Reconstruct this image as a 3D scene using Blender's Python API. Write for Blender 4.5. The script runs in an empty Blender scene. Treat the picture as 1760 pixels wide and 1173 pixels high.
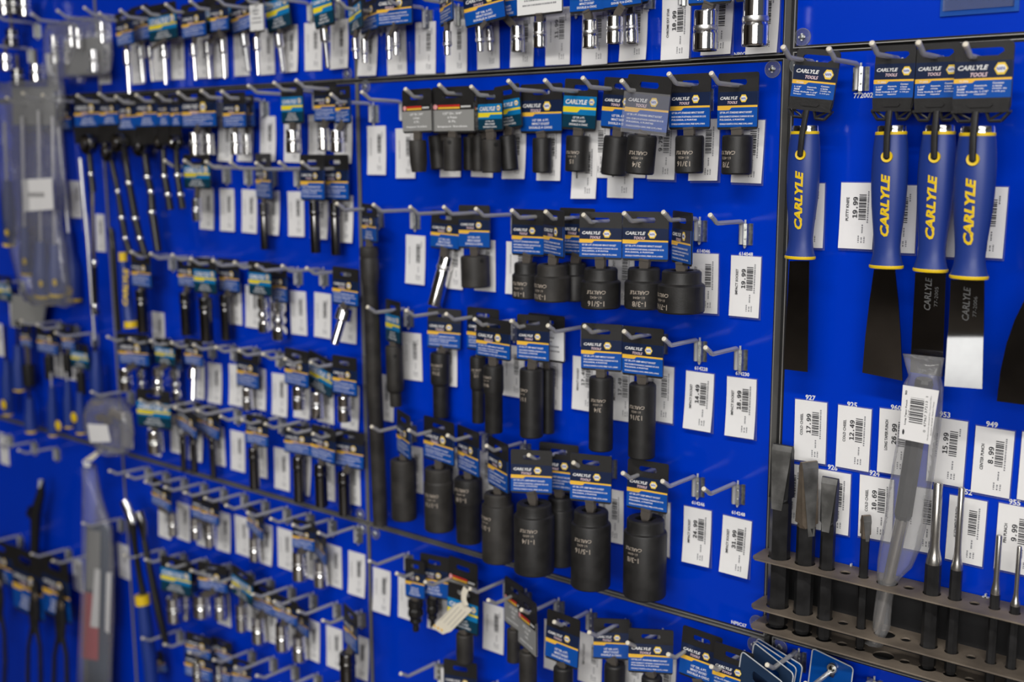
import bpy, math, random
from mathutils import Vector, Matrix, Euler

# ------------------------------------------------------------------ scene, camera, world, lights, exposure
SC = bpy.context.scene
C = SC.collection
random.seed(11)
F_PX, CX, CY = 1975.0, 880.0, 586.5                 # focal length and centre of the 1760x1173 frame
ZT = 1.60                                            # height of the upper seam between the pegboard panels
U_AX = Vector((0.77511328, 0.10182242, -0.62356363)) # wall axes seen from the camera (x right, y down, z forward)
D_AX = Vector((0.0040467, 0.98610853, 0.16605298))
N_AX = Vector((-0.63180933, 0.13123324, -0.76393377))
ORG = Vector((614 - CX, 139.5 - CY, F_PX)) * (1.52352875 / F_PX)
O_N = ORG.dot(N_AX)
CAM = Vector((-ORG.dot(U_AX), ORG.dot(N_AX), ZT + ORG.dot(D_AX)))


def hit(px, py, w=0.0):
    """The point of the plane w metres in front of the wall that the photograph shows at (px, py)."""
    r = Vector((px - CX, py - CY, F_PX))
    q = r * ((O_N + w) / r.dot(N_AX)) - ORG
    return Vector((q.dot(U_AX), -w, ZT - q.dot(D_AX)))


def view_dir(px, py):
    r = Vector((px - CX, py - CY, F_PX))
    return Vector((r.dot(U_AX), -r.dot(N_AX), -r.dot(D_AX))).normalized()


def proj(p):
    q = ORG + U_AX * p.x - D_AX * (p.z - ZT) + N_AX * (-p.y)
    return CX + F_PX * q.x / q.z, CY + F_PX * q.y / q.z


cam_data = bpy.data.cameras.new('camera')
cam = bpy.data.objects.new('camera', cam_data)
C.objects.link(cam)
SC.camera = cam
rx = Vector((U_AX.x, -N_AX.x, -D_AX.x)); ry = Vector((U_AX.y, -N_AX.y, -D_AX.y)); rz = Vector((U_AX.z, -N_AX.z, -D_AX.z))
mw = Matrix(((rx.x, -ry.x, -rz.x), (rx.y, -ry.y, -rz.y), (rx.z, -ry.z, -rz.z))).to_4x4()
mw.translation = CAM
cam.matrix_world = mw
cam_data.sensor_width = 36.0
cam_data.lens = 36.0 * F_PX / 1760.0
cam_data.clip_start = 0.02
cam_data.dof.use_dof = True
cam_data.dof.focus_distance = 1.13
cam_data.dof.aperture_fstop = 3.4
cam_data.dof.aperture_blades = 0

SC.view_settings.view_transform = 'Standard'
SC.view_settings.look = 'None'
SC.view_settings.exposure = 0.0
SC.view_settings.gamma = 1.0
SC.view_settings.use_curve_mapping = False
SC.cycles.use_denoising = True
SC.cycles.sample_clamp_indirect = 6.0
SC.cycles.max_bounces = 8
SC.cycles.transparent_max_bounces = 16
SC.cycles.caustics_reflective = False
SC.cycles.caustics_refractive = False

world = bpy.data.worlds.new('world')
SC.world = world
world.use_nodes = True
world.node_tree.nodes['Background'].inputs[0].default_value = (0.62, 0.66, 0.75, 1)
world.node_tree.nodes['Background'].inputs[1].default_value = 0.13


def area_light(name, loc, target, sx, sy, power, col):
    d = bpy.data.lights.new(name, 'AREA')
    d.shape = 'RECTANGLE'; d.size = sx; d.size_y = sy; d.energy = power; d.color = col
    o = bpy.data.objects.new(name, d)
    C.objects.link(o)
    o.location = loc
    o.rotation_euler = (Vector(target) - Vector(loc)).to_track_quat('-Z', 'Y').to_euler()
    return o


# assumed ceiling lamps and an added lamp behind the camera, all out of view
area_light('assumed_ceiling_light', (1.35, -1.75, 3.02), (1.35, -1.45, 0), 2.4, 0.16, 50, (1.0, 0.965, 0.91))  # unseen ceiling lamp, assumed for the light from above
area_light('assumed_ceiling_light', (1.5, -4.4, 3.04), (1.5, -3.9, 0), 6.6, 1.7, 112, (0.97, 0.98, 1.0))  # broad unseen lamp, assumed overhead and sized so a knife blade mirrors it
area_light('added_stripe_light', (3.0, -5.2, 2.02), (0.5, 0.0, 1.30), 3.6, 0.95, 112, (1.0, 0.985, 0.96))  # no window here: lamp added so the chrome shows bright stripes

# ------------------------------------------------------------------ materials
MATS = {}


def mat(name, col, rough=0.5, metal=0.0, spec=0.5, var=0.0, vscale=40.0, col2=None, rvar=0.0, bump=0.0, bscale=200.0, coat=0.0, sat=None):
    m = bpy.data.materials.new(name)
    m.use_nodes = True
    nt = m.node_tree
    b = nt.nodes['Principled BSDF']
    b.inputs['Base Color'].default_value = (*col, 1)
    b.inputs['Roughness'].default_value = rough
    b.inputs['Metallic'].default_value = metal
    b.inputs['Specular IOR Level'].default_value = spec
    b.inputs['Coat Weight'].default_value = coat
    if var or rvar or bump:
        tc = nt.nodes.new('ShaderNodeTexCoord')
        nz = nt.nodes.new('ShaderNodeTexNoise')
        nz.inputs['Scale'].default_value = vscale
        nz.inputs['Detail'].default_value = 4
        nt.links.new(tc.outputs['Object'], nz.inputs['Vector'])
        if var:
            rp = nt.nodes.new('ShaderNodeValToRGB')
            c2 = col2 or tuple(min(1, c * (1 + var)) for c in col)
            c1 = col if col2 else tuple(c * (1 - var) for c in col)
            rp.color_ramp.elements[0].position = 0.36
            rp.color_ramp.elements[1].position = 0.68
            rp.color_ramp.elements[0].color = (*c1, 1)
            rp.color_ramp.elements[1].color = (*c2, 1)
            nt.links.new(nz.outputs['Fac'], rp.inputs['Fac'])
            nt.links.new(rp.outputs['Color'], b.inputs['Base Color'])
        if rvar:
            mr = nt.nodes.new('ShaderNodeMapRange')
            mr.inputs['To Min'].default_value = max(0.02, rough - rvar)
            mr.inputs['To Max'].default_value = rough + rvar
            nt.links.new(nz.outputs['Fac'], mr.inputs['Value'])
            nt.links.new(mr.outputs['Result'], b.inputs['Roughness'])
        if bump:
            n2 = nt.nodes.new('ShaderNodeTexNoise')
            n2.inputs['Scale'].default_value = bscale
            n2.inputs['Detail'].default_value = 3
            nt.links.new(tc.outputs['Object'], n2.inputs['Vector'])
            bp = nt.nodes.new('ShaderNodeBump')
            bp.inputs['Strength'].default_value = bump
            bp.inputs['Distance'].default_value = 0.001
            nt.links.new(n2.outputs['Fac'], bp.inputs['Height'])
            nt.links.new(bp.outputs['Normal'], b.inputs['Normal'])
    MATS[name] = m
    return m


def clear_mat(name, tint, haze, gloss_rough, haze_col=(0.75, 0.78, 0.8), bump=0.0, bscale=60, ior=1.28):
    """Clear plastic film: mostly see-through, a little milky, shiny."""
    m = bpy.data.materials.new(name)
    m.use_nodes = True
    nt = m.node_tree
    for n in list(nt.nodes):
        nt.nodes.remove(n)
    out = nt.nodes.new('ShaderNodeOutputMaterial')
    tr = nt.nodes.new('ShaderNodeBsdfTransparent'); tr.inputs[0].default_value = (*tint, 1)
    df = nt.nodes.new('ShaderNodeBsdfDiffuse'); df.inputs[0].default_value = (*haze_col, 1)
    gl = nt.nodes.new('ShaderNodeBsdfGlossy'); gl.inputs['Roughness'].default_value = gloss_rough
    m1 = nt.nodes.new('ShaderNodeMixShader'); m1.inputs[0].default_value = haze
    m2 = nt.nodes.new('ShaderNodeMixShader')
    fr = nt.nodes.new('ShaderNodeFresnel'); fr.inputs['IOR'].default_value = ior
    nt.links.new(tr.outputs[0], m1.inputs[1]); nt.links.new(df.outputs[0], m1.inputs[2])
    hf = nt.nodes.new('ShaderNodeMath'); hf.operation = 'MULTIPLY'; hf.inputs[1].default_value = 0.55
    nt.links.new(fr.outputs[0], hf.inputs[0]); nt.links.new(hf.outputs[0], m2.inputs[0])
    nt.links.new(m1.outputs[0], m2.inputs[1]); nt.links.new(gl.outputs[0], m2.inputs[2])
    nt.links.new(m2.outputs[0], out.inputs[0])
    if bump:
        tc = nt.nodes.new('ShaderNodeTexCoord')
        nz = nt.nodes.new('ShaderNodeTexNoise'); nz.inputs['Scale'].default_value = bscale; nz.inputs['Detail'].default_value = 4
        nz.inputs['Distortion'].default_value = 1.2
        bp = nt.nodes.new('ShaderNodeBump'); bp.inputs['Strength'].default_value = bump; bp.inputs['Distance'].default_value = 0.004
        nt.links.new(tc.outputs['Object'], nz.inputs['Vector'])
        nt.links.new(nz.outputs['Fac'], bp.inputs['Height'])
        nt.links.new(bp.outputs['Normal'], gl.inputs['Normal']); nt.links.new(bp.outputs['Normal'], fr.inputs['Normal'])
    MATS[name] = m
    return m


mat('panel_blue', (0.0, 0.040, 0.58), 0.15, 0, 0.42, var=0.05, vscale=3.0, rvar=0.03)
mat('black_gap', (0.012, 0.012, 0.013), 0.5)
mat('trim_rubber', (0.022, 0.021, 0.021), 0.32, 0.2)
mat('trim_chrome', (0.50, 0.49, 0.47), 0.35, 0.5)
mat('zinc', (0.60, 0.62, 0.58), 0.33, 1, var=0.18, vscale=300, rvar=0.1)
mat('wire', (0.56, 0.56, 0.55), 0.30, 0.25, 0.7, rvar=0.05, vscale=200)
mat('wire_end', (0.86, 0.80, 0.66), 0.45, 0.15)  # cream colour imitates the lighter reflection on the cut wire end
mat('pin_white', (0.85, 0.86, 0.84), 0.3, 0.4)
mat('paper', (0.91, 0.90, 0.895), 0.42, 0, 0.4, var=0.02, vscale=30)
mat('paper_cream', (0.86, 0.80, 0.66), 0.6)
mat('ink', (0.03, 0.03, 0.035), 0.6)
mat('ink_grey', (0.24, 0.24, 0.26), 0.6)
mat('white_print', (0.88, 0.88, 0.88), 0.5)
mat('black_plastic', (0.017, 0.016, 0.016), 0.42, 0, 0.5, var=0.25, vscale=60, bump=0.15, bscale=500)
mat('tag_navy', (0.010, 0.020, 0.062), 0.30)
mat('tag_blue', (0.004, 0.085, 0.42), 0.30)
mat('tag_orange', (0.95, 0.56, 0.06), 0.35)
mat('emblem_gold', (0.95, 0.66, 0.08), 0.35)
mat('tag_yellow', (0.93, 0.76, 0.03), 0.35)
mat('tag_cyan', (0.005, 0.20, 0.50), 0.30)
mat('tag_teal', (0.004, 0.045, 0.085), 0.30)
mat('tag_grey', (0.30, 0.30, 0.29), 0.45)
mat('tag_red', (0.62, 0.03, 0.025), 0.4)
mat('tag_pink', (0.85, 0.38, 0.38), 0.4)
mat('tag_white', (0.88, 0.88, 0.87), 0.4)
mat('tag_rose', (0.88, 0.66, 0.70), 0.45)
mat('emblem_blue', (0.06, 0.10, 0.42), 0.4)
mat('tongue', (0.105, 0.092, 0.080), 0.38, 0, 0.5, var=0.3, vscale=120)
mat('impact_black', (0.025, 0.024, 0.0235), 0.46, 0.25, 0.5, var=0.22, vscale=70, col2=None, rvar=0.08, bump=0.12, bscale=900)
mat('impact_dusty', (0.036, 0.033, 0.030), 0.55, 0.15, 0.5, var=0.35, vscale=45, rvar=0.08, bump=0.12, bscale=900)
mat('mark_tan', (0.42, 0.36, 0.30), 0.5)
mat('hole_black', (0.006, 0.006, 0.006), 0.7)
mat('chrome', (0.82, 0.81, 0.79), 0.11, 1)
mat('chrome_satin', (0.85, 0.84, 0.82), 0.34, 1)
mat('black_chrome', (0.16, 0.155, 0.15), 0.16, 1)
mat('handle_navy', (0.016, 0.044, 0.25), 0.40, 0, 0.5, rvar=0.05)
mat('handle_yellow', (0.88, 0.60, 0.015), 0.4)
mat('blade_steel', (0.30, 0.295, 0.285), 0.13, 1, var=0.12, vscale=25, rvar=0.03)
mat('steel_edge', (0.62, 0.62, 0.60), 0.3, 1)
mat('etch', (0.11, 0.11, 0.11), 0.6, 0.2)
mat('rack_steel', (0.125, 0.102, 0.082), 0.62, 0.1, 0.4, var=0.3, vscale=22, col2=(0.25, 0.205, 0.16), bump=0.2, bscale=300)
mat('rack_black', (0.013, 0.013, 0.014), 0.5, 0, 0.4, var=0.3, vscale=30)
mat('chisel_black', (0.023, 0.023, 0.024), 0.34, 0.2, 0.5, var=0.3, vscale=60, rvar=0.1)
mat('chisel_ground', (0.17, 0.168, 0.162), 0.42, 0.5, 0.5, var=0.35, vscale=55, rvar=0.1)
mat('chisel_tan', (0.26, 0.21, 0.16), 0.4, 0.6, var=0.2, vscale=80)
mat('punch_steel', (0.48, 0.46, 0.43), 0.24, 0.9, var=0.1, vscale=60)
mat('dark_tool', (0.024, 0.023, 0.022), 0.24, 0.35)
mat('blue_plastic', (0.003, 0.075, 0.36), 0.25, 0, 0.5)
mat('card_slate', (0.020, 0.045, 0.10), 0.35)
mat('pack_red', (0.50, 0.05, 0.07), 0.4)
mat('floor_tile', (0.10, 0.08, 0.065), 0.4, var=0.12, vscale=2)
mat('room_paint', (0.16, 0.13, 0.10), 0.7)
mat('shelf_brown', (0.03, 0.022, 0.016), 0.6, var=0.5, vscale=2.5, col2=(0.11, 0.085, 0.06))
mat('ceiling_white', (0.45, 0.45, 0.44), 0.8)
clear_mat('clear_disc', (0.86, 0.90, 0.97), 0.10, 0.10)
clear_mat('clear_film', (0.985, 0.985, 0.985), 0.12, 0.10, (0.95, 0.95, 0.97), bump=0.25, bscale=40, ior=1.4)
clear_mat('cloudy_film', (0.97, 0.97, 0.98), 0.11, 0.12, (0.90, 0.91, 0.94), bump=0.8, bscale=26, ior=1.8)
clear_mat('glare_film', (0.97, 0.97, 0.98), 0.085, 0.22, (0.95, 0.95, 1.0), bump=0.4, bscale=120)  # milky haze colour imitates light glaring off one tag
clear_mat('sleeve', (0.95, 0.95, 0.96), 0.06, 0.12)

# ------------------------------------------------------------------ mesh helpers


class MB:
    """Collects polygons for ONE mesh object."""

    def __init__(self):
        self.v = []; self.f = []; self.m = []

    def add(self, vs, fs, m=0, mx=None):
        n = len(self.v)
        self.v += [tuple(mx @ Vector(p)) for p in vs] if mx is not None else [tuple(p) for p in vs]
        self.f += [tuple(i + n for i in f) for f in fs]
        self.m += [m] * len(fs)
        return self

    def poly(self, pts, m=0):
        return self.add(pts, [tuple(range(len(pts)))], m)

    def box(self, x0, x1, y0, y1, z0, z1, m=0, mx=None):
        vs = [(x, y, z) for z in (z0, z1) for y in (y0, y1) for x in (x0, x1)]
        return self.add(vs, [(0, 2, 3, 1), (4, 5, 7, 6), (0, 1, 5, 4), (2, 6, 7, 3), (0, 4, 6, 2), (1, 3, 7, 5)], m, mx)

    def prism(self, pts, y0, y1, m=0, mx=None):
        """Outline in x,z given counter-clockwise as seen from the front, extruded from y0 (front) to y1 (back)."""
        n = len(pts)
        vs = [(p[0], y0, p[1]) for p in pts] + [(p[0], y1, p[1]) for p in pts]
        fs = [tuple(range(n)), tuple(range(2 * n - 1, n - 1, -1))]
        fs += [(i, i + n, (i + 1) % n + n, (i + 1) % n) for i in range(n)]
        return self.add(vs, fs, m, mx)

    def lathe(self, prof, seg=28, mats=None, rmod=None, mx=None, cap0=True, cap1=True):
        """Profile of (radius, z) from top to bottom; mats gives one material index for each band."""
        vs = []
        for k, (r, z) in enumerate(prof):
            for i in range(seg):
                a = 2 * math.pi * i / seg
                rr = r * (rmod(k, a) if rmod else 1.0)
                vs.append((rr * math.cos(a), rr * math.sin(a), z))
        n0 = len(self.v)
        self.v += [tuple(mx @ Vector(p)) for p in vs] if mx is not None else vs
        for k in range(len(prof) - 1):
            for i in range(seg):
                j = (i + 1) % seg
                self.f.append((n0 + k * seg + i, n0 + (k + 1) * seg + i, n0 + (k + 1) * seg + j, n0 + k * seg + j))
                self.m.append(mats[k] if mats else 0)
        if cap0:
            self.f.append(tuple(n0 + i for i in range(seg))); self.m.append(mats[0] if mats else 0)
        if cap1:
            b = n0 + (len(prof) - 1) * seg
            self.f.append(tuple(b + i for i in range(seg - 1, -1, -1))); self.m.append(mats[-1] if mats else 0)
        return self

    def tube(self, pts, r, seg=8, m=0, caps=True, flat=1.0):
        pts = [Vector(p) for p in pts]
        n = len(pts)
        rs = r if isinstance(r, (list, tuple)) else [r] * n
        t0 = (pts[1] - pts[0]).normalized()
        ref = Vector((1, 0, 0)) if abs(t0.x) < 0.8 else Vector((0, 1, 0))
        nrm = (ref - t0 * ref.dot(t0)).normalized()
        n0 = len(self.v)
        for k in range(n):
            if k == 0: t = pts[1] - pts[0]
            elif k == n - 1: t = pts[-1] - pts[-2]
            else: t = (pts[k + 1] - pts[k]).normalized() + (pts[k] - pts[k - 1]).normalized()
            t.normalize()
            nrm = (nrm - t * nrm.dot(t)).normalized()
            bi = t.cross(nrm)
            for i in range(seg):
                a = 2 * math.pi * i / seg
                self.v.append(tuple(pts[k] + (nrm * math.cos(a) + bi * math.sin(a) * flat) * rs[k]))
        for k in range(n - 1):
            for i in range(seg):
                j = (i + 1) % seg
                self.f.append((n0 + k * seg + i, n0 + k * seg + j, n0 + (k + 1) * seg + j, n0 + (k + 1) * seg + i)); self.m.append(m)
        if caps:
            self.f.append(tuple(n0 + i for i in range(seg - 1, -1, -1))); self.m.append(m)
            self.f.append(tuple(n0 + (n - 1) * seg + i for i in range(seg))); self.m.append(m)
        return self

    def mesh(self, name, mats, smooth=True, angle=0.6):
        me = bpy.data.meshes.new(name)
        me.from_pydata(self.v, [], self.f)
        for mn in ([mats] if isinstance(mats, str) else mats):
            me.materials.append(MATS[mn])
        me.polygons.foreach_set('material_index', self.m)
        if smooth:
            me.polygons.foreach_set('use_smooth', [True] * len(self.f))
            me.set_sharp_from_angle(angle=angle)
        me.update()
        return me

    def build(self, name, mats, parent=None, smooth=True, world=None, angle=0.6):
        return place(name, self.mesh(name, mats, smooth, angle), parent, world)


def place(name, me, parent=None, world=None, local=None):
    """Links a mesh (shared or own) as one object; world or local gives its matrix."""
    o = bpy.data.objects.new(name, me)
    C.objects.link(o)
    if parent is not None:
        o.parent = parent
        if world is not None:
            o.matrix_basis = WM[parent.name].inverted() @ world
        elif local is not None:
            o.matrix_basis = local
        WM[o.name] = WM[parent.name] @ o.matrix_basis
    else:
        if world is not None:
            o.matrix_basis = world
        WM[o.name] = o.matrix_basis.copy()
    return o


WM = {}


def empty(name, world):
    o = bpy.data.objects.new(name, None)
    C.objects.link(o)
    o.empty_display_size = 0.02
    o.matrix_basis = world
    WM[o.name] = world.copy()
    return o


def tag(o, label, cat, group=None, kind=None):
    o['label'] = label
    o['category'] = cat
    if group: o['group'] = group
    if kind: o['kind'] = kind
    return o


def T(v): return Matrix.Translation(Vector(v))
def RX(d): return Matrix.Rotation(math.radians(d), 4, 'X')
def RY(d): return Matrix.Rotation(math.radians(d), 4, 'Y')
def RZ(d): return Matrix.Rotation(math.radians(d), 4, 'Z')
def S3(x, y, z): return Matrix.Diagonal((x, y, z, 1))


# lettering ---------------------------------------------------------
_TX = {}
_MONO = None
try:
    _MONO = bpy.data.fonts.load(bpy.utils.system_resource('DATAFILES', path='fonts') + '/DejaVuSansMono.woff2')
except Exception:
    _MONO = None


def txt(s, shear=0.0, bold=0.0, mono=False, res=2):
    """Outline mesh of a line of lettering: (verts x,y ; faces ; width ; height), lower left corner at 0,0."""
    key = (s, shear, bold, mono, res)
    if key in _TX:
        return _TX[key]
    cu = bpy.data.curves.new('lettering', 'FONT')
    cu.body = s; cu.size = 1.0; cu.shear = shear; cu.offset = bold; cu.resolution_u = res; cu.fill_mode = 'FRONT'
    if mono and _MONO: cu.font = _MONO
    ob = bpy.data.objects.new('lettering', cu)
    me = ob.to_mesh()
    vs = [(v.co.x, v.co.y) for v in me.vertices]
    fs = [tuple(p.vertices) for p in me.polygons]
    ob.to_mesh_clear()
    bpy.data.objects.remove(ob); bpy.data.curves.remove(cu)
    x0 = min(v[0] for v in vs); x1 = max(v[0] for v in vs); y0 = min(v[1] for v in vs); y1 = max(v[1] for v in vs)
    vs = [(v[0] - x0, v[1] - y0) for v in vs]
    _TX[key] = (vs, fs, x1 - x0, y1 - y0)
    return _TX[key]


def write(mb, s, x, z, h=None, w=None, align='l', m=0, y=0.0, up=False, wrap=None, **kw):
    """Adds lettering facing -Y at x,z. up=True: reads upward. h cap height, w width (both may be set)."""
    vs, fs, tw, th = txt(s, **kw)
    sy = h / th if h else w / tw
    sx = w / tw if w else sy
    ox = {'l': 0, 'c': -tw * sx / 2, 'r': -tw * sx}[align]
    out = []
    for a, b in vs:
        p, q = a * sx + ox, b * sy
        out.append((x - q, y, z + p) if up else (x + p, y, z + q))
    mb.add(out, fs, m)


# ------------------------------------------------------------------ shell of the shop
def structure(name, label=None):
    def f(o):
        o['kind'] = 'structure'
        if label: o['label'] = label
        return o
    return f


def big_box(name, x0, x1, y0, y1, z0, z1, m):
    o = MB().box(x0, x1, y0, y1, z0, z1).build(name, m, smooth=False)
    o['kind'] = 'structure'
    return o


big_box('floor', -6, 7, -6.2, 0.35, -0.08, 0, 'floor_tile')
big_box('ceiling', -6, 7, -6.2, 0.35, 3.10, 3.18, 'ceiling_white')
big_box('wall_front_lower', -6, 7, -6.25, -5.5, 0, 1.40, 'shelf_brown')
big_box('wall_front_upper', -6, 7, -6.25, -6.1, 1.40, 3.1, 'room_paint')
big_box('wall_left', -6.1, -6, -6.2, 0.35, 0, 3.1, 'room_paint')

wall = MB().box(-6, 7, 0.012, 0.10, 0, 3.10).build('wall_back', 'black_gap', smooth=False)
wall['kind'] = 'structure'
COLS = [(-1.846, -1.233, 0), (-1.2305, -0.6175, 0), (-0.6150, -0.0015, 0), (0.0015, 0.6140, 0), (0.6235, 1.2360, 0.0055)]
ROWS = [(0.6115, 0.0020), (-0.0015, -0.6095), (-0.6130, -1.2210)]
PANELS = {}
for ci, (u0, u1, dv) in enumerate(COLS):
    for ri, (v0, v1) in enumerate(ROWS):
        za, zb = ZT + v0 + dv, ZT + v1 + dv
        e = 0.0026
        p = MB().box(u0 + e, u1 - e, 0.0, 0.011, zb + e, za - e).build('panel', 'panel_blue', wall, smooth=False)
        PANELS[ci, ri] = p
        t = MB()
        for (a, b, m, y) in ((0.0, 0.0008, 1, -0.0016), (0.0008, e, 0, -0.0004)):
            t.box(u0 + a, u0 + b, y, 0.0115, zb + a, za - a, m)
            t.box(u1 - b, u1 - a, y, 0.0115, zb + a, za - a, m)
            t.box(u0 + b, u1 - b, y, 0.0115, za - b, za - a, m)
            t.box(u0 + b, u1 - b, y, 0.0115, zb + a, zb + b, m)
        t.build('edge_trim', ['trim_rubber', 'trim_chrome'], p, smooth=False)


def wall_number(s, px, py, h=0.0042, panel=(3, 1)):
    mb = MB()
    p = hit(px, py, 0.0004)
    write(mb, s, 0, -h / 2, h=h, align='c', bold=0.03)
    mb.build('printed_number', 'white_print', PANELS[panel], smooth=False, world=T(p))


for s, px, py in [('614046', 1209, 432), ('614048', 1282, 437), ('614228', 1205, 634), ('614230', 1276, 643), ('614246', 1200, 866), ('614248', 1269, 883)]:
    wall_number(s, px, py)
wall_number('772002', 1484, 164, 0.0050, (4, 1))
for s, px, py in [('927', 1393, 684), ('925', 1464.5, 696), ('960', 1540, 701), ('953', 1624, 713), ('949', 1705, 730), ('926', 1431, 804), ('924', 1503, 814), ('952', 1661, 846), ('955', 1744, 864)]:
    wall_number(s, px, py, 0.0055, (4, 1))
wall_number('NP0C7', 1274, 93, 0.0042, (3, 0))
wall_number('NP0C67', 1270, 1073, 0.0042, (3, 1))

# ------------------------------------------------------------------ peg hooks
HOOK_W, HOOK_RISE = 0.0765, 0.0100
pl = MB()
prof = [(-.0080, -.0012), (-.0046, -.0012), (-.0030, -.0046), (0.0, -.0056), (.0030, -.0046), (.0046, -.0012), (.0080, -.0012)]
for a, b in zip(prof, prof[1:]):
    pl.prism([(a[0], -.0245), (b[0], -.0245), (b[0], -.0020), (a[0], -.0020)], 0, 0)
pl = MB()
vs = []
for (x, y) in prof: vs += [(x, y, -.0245), (x, y, -.0020)]
for (x, y) in prof: vs += [(x, min(0, y + .0012), -.0245), (x, min(0, y + .0012), -.0020)]
n = len(prof) * 2
fs = []
for i in range(len(prof) - 1):
    a = 2 * i
    fs += [(a, a + 2, a + 3, a + 1), (n + a, n + a + 1, n + a + 3, n + a + 2), (a, n + a, n + a + 2, a + 2), (a + 1, a + 3, n + a + 3, n + a + 1)]
fs += [(0, 1, n + 1, n), (n - 2, 2 * n - 2, 2 * n - 1, n - 1)]
pl.add(vs, fs)
HOOK_PLATE = pl.mesh('back_plate', 'zinc', smooth=False)
HOOK_WIRE = MB().tube([(-.0022, -.0062, -.0235), (-.0022, -.0062, -.0040), (-.0018, -.0070, -.0012), (-.0010, -.0100, 0.0), (0, -.0160, .0004),
                       (0, -.0605, .0012), (0, -.0640, .0024), (0, -.0665, .0046), (0, -.0738, .0088)], .0024, 10).mesh('wire', 'wire', angle=1.0)
HOOK_CAP = MB().tube([(0, -.0734, .0086), (0, -.0762, .0102), (0, -.0768, .01055)], [.0026, .0026, .0018], 10).mesh('wire_end', 'wire_end')
HOOK_PIN = MB().tube([(0, -.0024, .0018), (0, -.0024, -.0020), (0, -.0022, -.0246), (0, -.0024, -.0256), (0, -.0030, -.0280)], [.0011, .0011, .0012, .0020, .0006], 6).mesh('pin', 'pin_white', smooth=False)
HOOK_RIVET = MB().lathe([(.0005, .0009), (.0011, .0003), (.0012, 0)], 8, mx=RX(90)).mesh('rivet', 'pin_white')
HOOKS = []          # dicts: u, z (wire height), row, load


def hook(tx, ty, row, w=HOOK_W):
    p = hit(tx, ty, w)
    HOOKS.append(dict(u=p.x, z=p.z - HOOK_RISE, row=row, load=None, n=len(HOOKS)))


def hook_w(row, px, py):
    """(hook, distance from the wall) at which a hook of the row shows its wire at pixel column px."""
    best = None
    for h in HOOKS:
        if h['row'] != row: continue
        xs = [(proj(Vector((h['u'], -w / 1000, h['z'])))[0], w / 1000) for w in range(12, 64, 2)]
        d, w = min((abs(x - px), w) for x, w in xs)
        zz = proj(Vector((h['u'], -w, h['z'])))[1]
        sc = d + 0.25 * abs(zz - py)
        if best is None or sc < best[0]: best = (sc, h, w)
    return (best[1], best[2]) if best and best[0] < 40 else (None, 0.036)


# ------------------------------------------------------------------ price labels on the wall
LABEL_BODY = None


def label_mesh(curl):
    mb = MB()
    W, H = .0345, .0635
    n = 6
    vs = []
    for side in (0, 1):
        for k in range(n + 1):
            f = k / n
            y = -curl * f * f - .0008 - (0.0006 if side == 0 else 0)
            vs += [(-W / 2, y, -H * f), (W / 2, y, -H * f)]
    m = 2 * (n + 1)
    fs = []
    for k in range(n):
        a = 2 * k
        fs += [(a, a + 2, a + 3, a + 1), (m + a, m + a + 1, m + a + 3, m + a + 2), (a, m + a, m + a + 2, a + 2), (a + 1, a + 3, m + a + 3, m + a + 1)]
    fs += [(0, 1, m + 1, m), (2 * n, m + 2 * n, m + 2 * n + 1, 2 * n + 1)]
    return mb.add(vs, fs)


LABEL_CURLS = [label_mesh(c).mesh('card', 'paper', smooth=False) for c in (.0006, .0022, .0045)]
sl = MB()
sl.box(-.0181, .0181, -.00045, -.0001, -.0660, .0010)
LABEL_SLEEVE = sl.mesh('sleeve', 'sleeve', smooth=False)
BARS = [random.choice((.0005, .0008, .0012)) for _ in range(26)]


def bars(mb, x0, x1, z0, z1, m=0, y=0.0):
    z = z0; k = 0
    while z < z1:
        b = BARS[k % len(BARS)]
        if k % 2 == 0: mb.poly([(x0, y, z), (x1, y, z), (x1, y, min(z1, z + b)), (x0, y, min(z1, z + b))], m)
        z += b; k += 1


_LP = {}


def label_print(name, price, lo):
    """Print of a price label: name and price reading upward, barcode, small codes. '-' gives a label too soft to read."""
    key = (name, price, lo)
    if key in _LP: return _LP[key]
    mb = MB()
    if name:
        write(mb, name, -.0080, -.0365 if len(name) < 12 else -.0405, h=.0029, w=min(.030, .00205 * len(name)), m=0, up=True, bold=.02)
    if price:
        write(mb, price, .0007, -.0335, h=.0048, w=.0040 * len(price), m=0, up=True, bold=.022, mono=True)
    bars(mb, .0019, .0092, -.0350, -.0105)
    for k, (x, a, b) in enumerate(((.0104, -.0150, -.0080), (.0022, -.0575, -.0500), (.0052, -.0575, -.0530), (.0080, -.0575, -.0520), (.0056, -.0480, -.0410), (-.0105 if not name else .0104, -.038, -.016))):
        z = a; random.seed(k)
        while z < b:
            s = random.uniform(.0007, .0016)
            mb.poly([(x, 0, z), (x + .0013, 0, z), (x + .0013, 0, z + s), (x, 0, z + s)], 1)
            z += s + random.uniform(.0004, .0010)
    _LP[key] = mb.mesh('label_print', ['ink', 'ink_grey'], smooth=False)
    return _LP[key]


LABELS = []


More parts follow.
